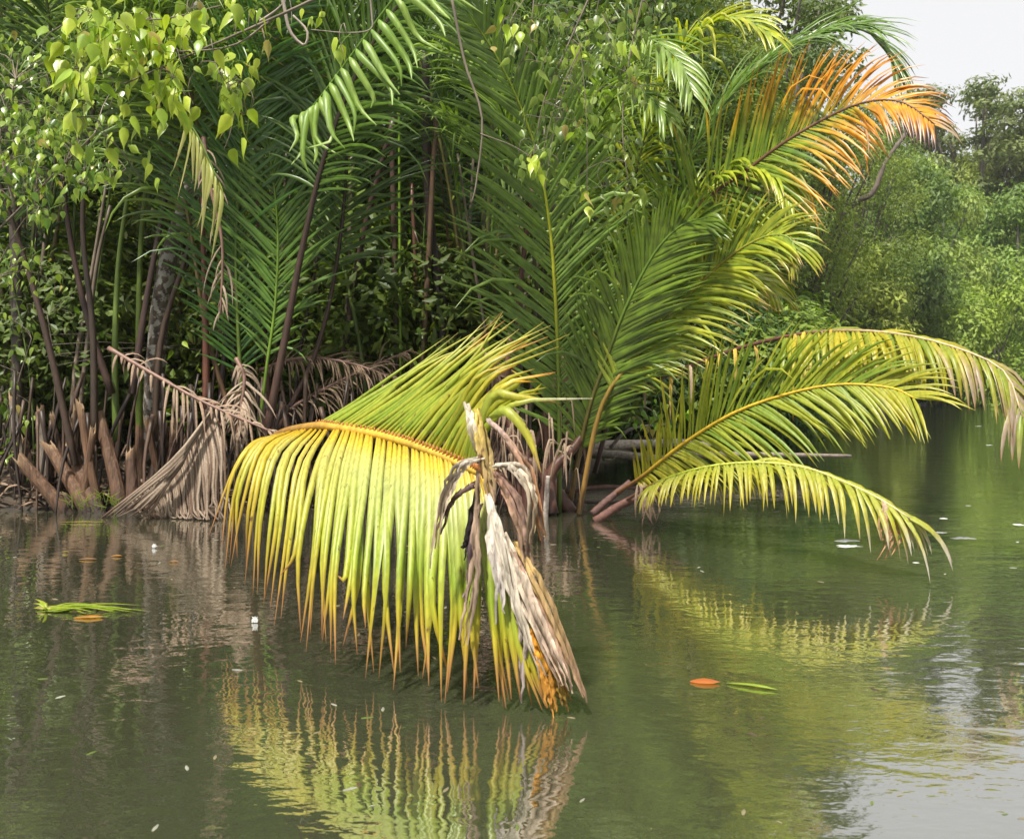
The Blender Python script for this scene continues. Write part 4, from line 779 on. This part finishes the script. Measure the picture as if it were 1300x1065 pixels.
# root mass at the water's edge under the left palms
mb = MB()
for i in range(170):
    x = rnd.uniform(-20, 300) if i > 110 else rnd.uniform(300, 660); p = P(x, rnd.uniform(470, 560), rnd.uniform(11.9, 12.7)); g = V((p.x + rnd.uniform(-.3, .3), p.y - rnd.uniform(0, .5), -.1))
    mb.tube([p, p.lerp(g, .5) + V((rnd.uniform(-.12, .12), 0, .05)), g], (rnd.uniform(.012, .035), .012), mixc((.03, .02, .015), (.10, .06, .04), rnd.random() ** 2), 5, 6, .1)
tag(mb.build('root_tangle', M_STALK), 'tangle of dead brown stalks and roots along the water edge below the palms', 'roots', kind='stuff')
mb = MB()
for i in range(900):
    x = rnd.uniform(-.4, 1); px = rnd.uniform(-30, 700); d = rnd.uniform(11.9, 13.4); p = P(px, 600, d); p.z = float(ground_z(p.x, p.y)) + rnd.uniform(-.02, .35) * rnd.random()
    a = rnd.uniform(0, 6.28); l = rnd.uniform(.15, .6); q = p + V((math.cos(a) * l, math.sin(a) * l * .5, rnd.uniform(-.1, .2)))
    mb.blade(cr([p, p.lerp(q, .5) + V((0, 0, .06)), q], 4), rnd.uniform(.02, .05), V((rnd.gauss(0, .5), -.6, 1)), lambda t, k=rnd.random(): mixc((.06, .04, .028), (.30, .21, .14), k * k), wav=.15)
tag(mb.build('leaf_litter', M_DEAD), 'dead leaflets littering the muddy bank', 'leaf litter', kind='stuff')
mb = MB()
for i in range(34):
    p = P(rnd.uniform(85, 150), rnd.uniform(636, 652), 11.6); l = rnd.uniform(.08, .25)
    mb.blade([p, p + V((rnd.uniform(-.05, .05), -.02, l * .6)), p + V((rnd.uniform(-.14, .14), -.05, l))], .014, V((0, -1, .3)), lambda t: mixc(MID, LIME, t), n=2)
tag(mb.build('grass', M_PALM), 'small green grass growing at the foot of the cut stalks', 'grass', kind='stuff')

# ------------------------------------------------------------------ things floating on the river
e = empty('floating_frond', G(110, 775), 'green torn palm sprig floating flat at the lower left', 'floating leaf')
mb = MB(); p0 = G(44, 775)
for i in range(22):
    a0 = G(rnd.uniform(44, 75), 775 + rnd.uniform(-4, 4)); a1 = G(rnd.uniform(100, 190), 773 + rnd.uniform(-8, 9)); a0.z = .012; a1.z = .008
    mb.blade(cr([a0, a0.lerp(a1, .5) + V((0, rnd.uniform(-.02, .02), rnd.uniform(.01, .03))), a1], 6), .018, V((0, -.2, 1)), lambda t, k=rnd.random(): mixc(LITE, LIME, k), fold=.1)
for i in range(8):
    a0 = G(60, 775); a1 = G(rnd.uniform(40, 56), rnd.uniform(767, 784)); a0.z = .01; a1.z = .04; mb.blade([a0, a0.lerp(a1, .5) + V((0, 0, .02)), a1], .02, V((0, -.3, 1)), lambda t: LIME, n=2)
keep(mb.build('leaflets', M_HERO), e)
tb = MB(); q0, q1 = G(48, 775), G(110, 776); q0.z = q1.z = .015; tb.tube([q0, q1], (.009, .004), (.3, .24, .08), 6, 4); keep(tb.build('midrib', M_STALK), e)
def float_leaf(px, py, w, hgt, rot, c, label, name='floating_leaf'):
    c0 = G(px, py); mb = MB(); a = R(rot); d = V((math.cos(a), math.sin(a), 0)); p = [c0 + d * w * (t - .5) + V((0, 0, .008 + .012 * math.sin(t * 3))) for t in (0, .25, .5, .75, 1)]
    mb.blade(p, hgt, V((0, 0, 1)), lambda t: c, fold=.08, prof=lambda t: math.sin(min(1, max(0.02, t)) * math.pi) ** .6 + .03)
    e = empty(name, c0, label, 'floating leaf'); keep(mb.build('blade', M_BROAD), e)
float_leaf(113, 785, .19, .07, 5, (.60, .26, .06), 'orange leaf floating against the green palm sprig')
float_leaf(895, 867, .15, .09, -8, (.55, .17, .05), 'orange red leaf floating at the lower right')
float_leaf(955, 873, .26, .035, -28, (.35, .48, .06), 'narrow green leaf blade floating beside the orange red leaf')
float_leaf(112, 711, .16, .05, 0, (.42, .22, .09), 'brown leaf floating below the cut stalks')
float_leaf(148, 707, .10, .05, 10, (.60, .28, .08), 'small orange leaf floating right of the brown one')
float_leaf(221, 714, .09, .05, 0, (.48, .22, .08), 'small brown orange leaf floating under the fan frond')
float_leaf(105, 664, .5, .03, 0, (.5, .4, .08), 'yellow blade floating at the foot of the cut stalks')
float_leaf(83, 702, .07, .03, 0, (.35, .3, .05), 'tiny green leaf floating under the leaning cut stalk')
M_FOAM, _nt, _b, _o = new_mat('foam'); _b.inputs['Base Color'].default_value = (.50, .51, .50, 1); _b.inputs['Roughness'].default_value = .8
def foam(px, py, wpx, name, label, h=.002, th=.26):
    c = G(px, py); d = c.y; w = wpx / FPX * d; g = random.Random(px); v = [(c.x, c.y, h * 1.6)]; n = 18
    for i in range(n):
        a = 2 * math.pi * i / n; rr = g.uniform(.45, 1.15); v.append((c.x + math.cos(a) * w * .5 * rr, c.y + math.sin(a) * w * th * rr * 1.6, h * .6))
    for i in range(n): v.append((c.x + (v[i + 1][0] - c.x) * 1.03, c.y + (v[i + 1][1] - c.y) * 1.03, -.01))
    f = [(0, i + 1, (i + 1) % n + 1) for i in range(n)] + [(i + 1, n + i + 1, n + (i + 1) % n + 1, (i + 1) % n + 1) for i in range(n)]
    e = empty(name, c, label, 'foam', 'foam flecks on the river'); o = keep(mesh_obj('fleck', v, f, None, M_FOAM), e)
for px, py, wd, lab in [(1222, 683, 30, 'oval foam patch on the open river right of the lowest frond'), (1192, 676, 22, 'thin foam streak between the frond end and the oval patch'), (1198, 658, 14, 'small foam fleck above the thin streak'), (1072, 686, 34, 'foam streak left of the withered frond end'), (1078, 693, 32, 'foam streak just below the other left of the frond end'), (1293, 666, 20, 'foam patch at the right edge of the view'),
                        (1256, 565, 10, 'far foam fleck under the drooping frond'), (1243, 541, 8, 'farthest foam speck near the far bank'), (1292, 688, 4, 'tiny white speck at the right edge'), (1163, 714, 8, 'small foam fleck below the thin streak')]:
    foam(px, py, wd, 'foam_patch', lab)
for px, py, lab in [(323, 791, 'small white feather floating before the yellow frond'), (196, 696, 'white feather floating under the fan frond')]:
    c = G(px, py); mb = MB(); 
    for i in range(5): mb.blade([c + V((rnd.uniform(-.02, .02), 0, .004)), c + V((rnd.uniform(-.02, .02), 0, .02)), c + V((rnd.uniform(-.02, .02), 0, .045))], .02, V((0, -1, 0)), lambda t: (.8, .8, .8), n=2)
    e = empty('feather', c, lab, 'feather'); keep(mb.build('vane', M_DEAD), e)
mb = MB()
for i in range(120):
    py = 640 + 420 * rnd.random() ** 1.6; px = rnd.uniform(-20, 1320) if rnd.random() < .6 else rnd.gauss(420, 260); c = G(px, py); l = rnd.uniform(.006, .022) * (1 + c.y * .08); a = rnd.uniform(0, 6.28)
    d = V((math.cos(a), math.sin(a), 0)) * l; k = rnd.choice([(.30, .26, .16), (.12, .08, .05), (.40, .40, .34), (.16, .22, .05)])
    mb.blade([c - d + V((0, 0, .002)), c + V((0, 0, .004)), c + d + V((0, 0, .002))], l * .7, V((0, 0, 1)), lambda t: k, n=2, prof=lambda t: .4 + 2 * t * (1 - t))
tag(mb.build('floating_debris', M_BROAD), 'fine bits of leaf and scum floating on the river', 'debris', kind='stuff')
# ------------------------------------------------------------------ humid air
HAZE = 0.0003
if HAZE > 0:
    v = [(x, y, z) for z in (-3, 60) for y in (-70, 260) for x in (-200, 260)]
    f = [(0, 2, 3, 1), (4, 5, 7, 6), (0, 1, 5, 4), (2, 6, 7, 3), (0, 4, 6, 2), (1, 3, 7, 5)]
    m = bpy.data.materials.new('humid_air'); m.use_nodes = True; n = m.node_tree; n.nodes.remove(n.nodes['Principled BSDF'])
    pv = n.nodes.new('ShaderNodeVolumePrincipled'); pv.inputs['Color'].default_value = (.9, .92, .95, 1); pv.inputs['Density'].default_value = HAZE
    n.links.new(pv.outputs[0], n.nodes['Material Output'].inputs['Volume'])
    tag(mesh_obj('haze', v, f, None, m, smooth=False), 'thin pale haze in the humid river air', 'haze', kind='stuff')
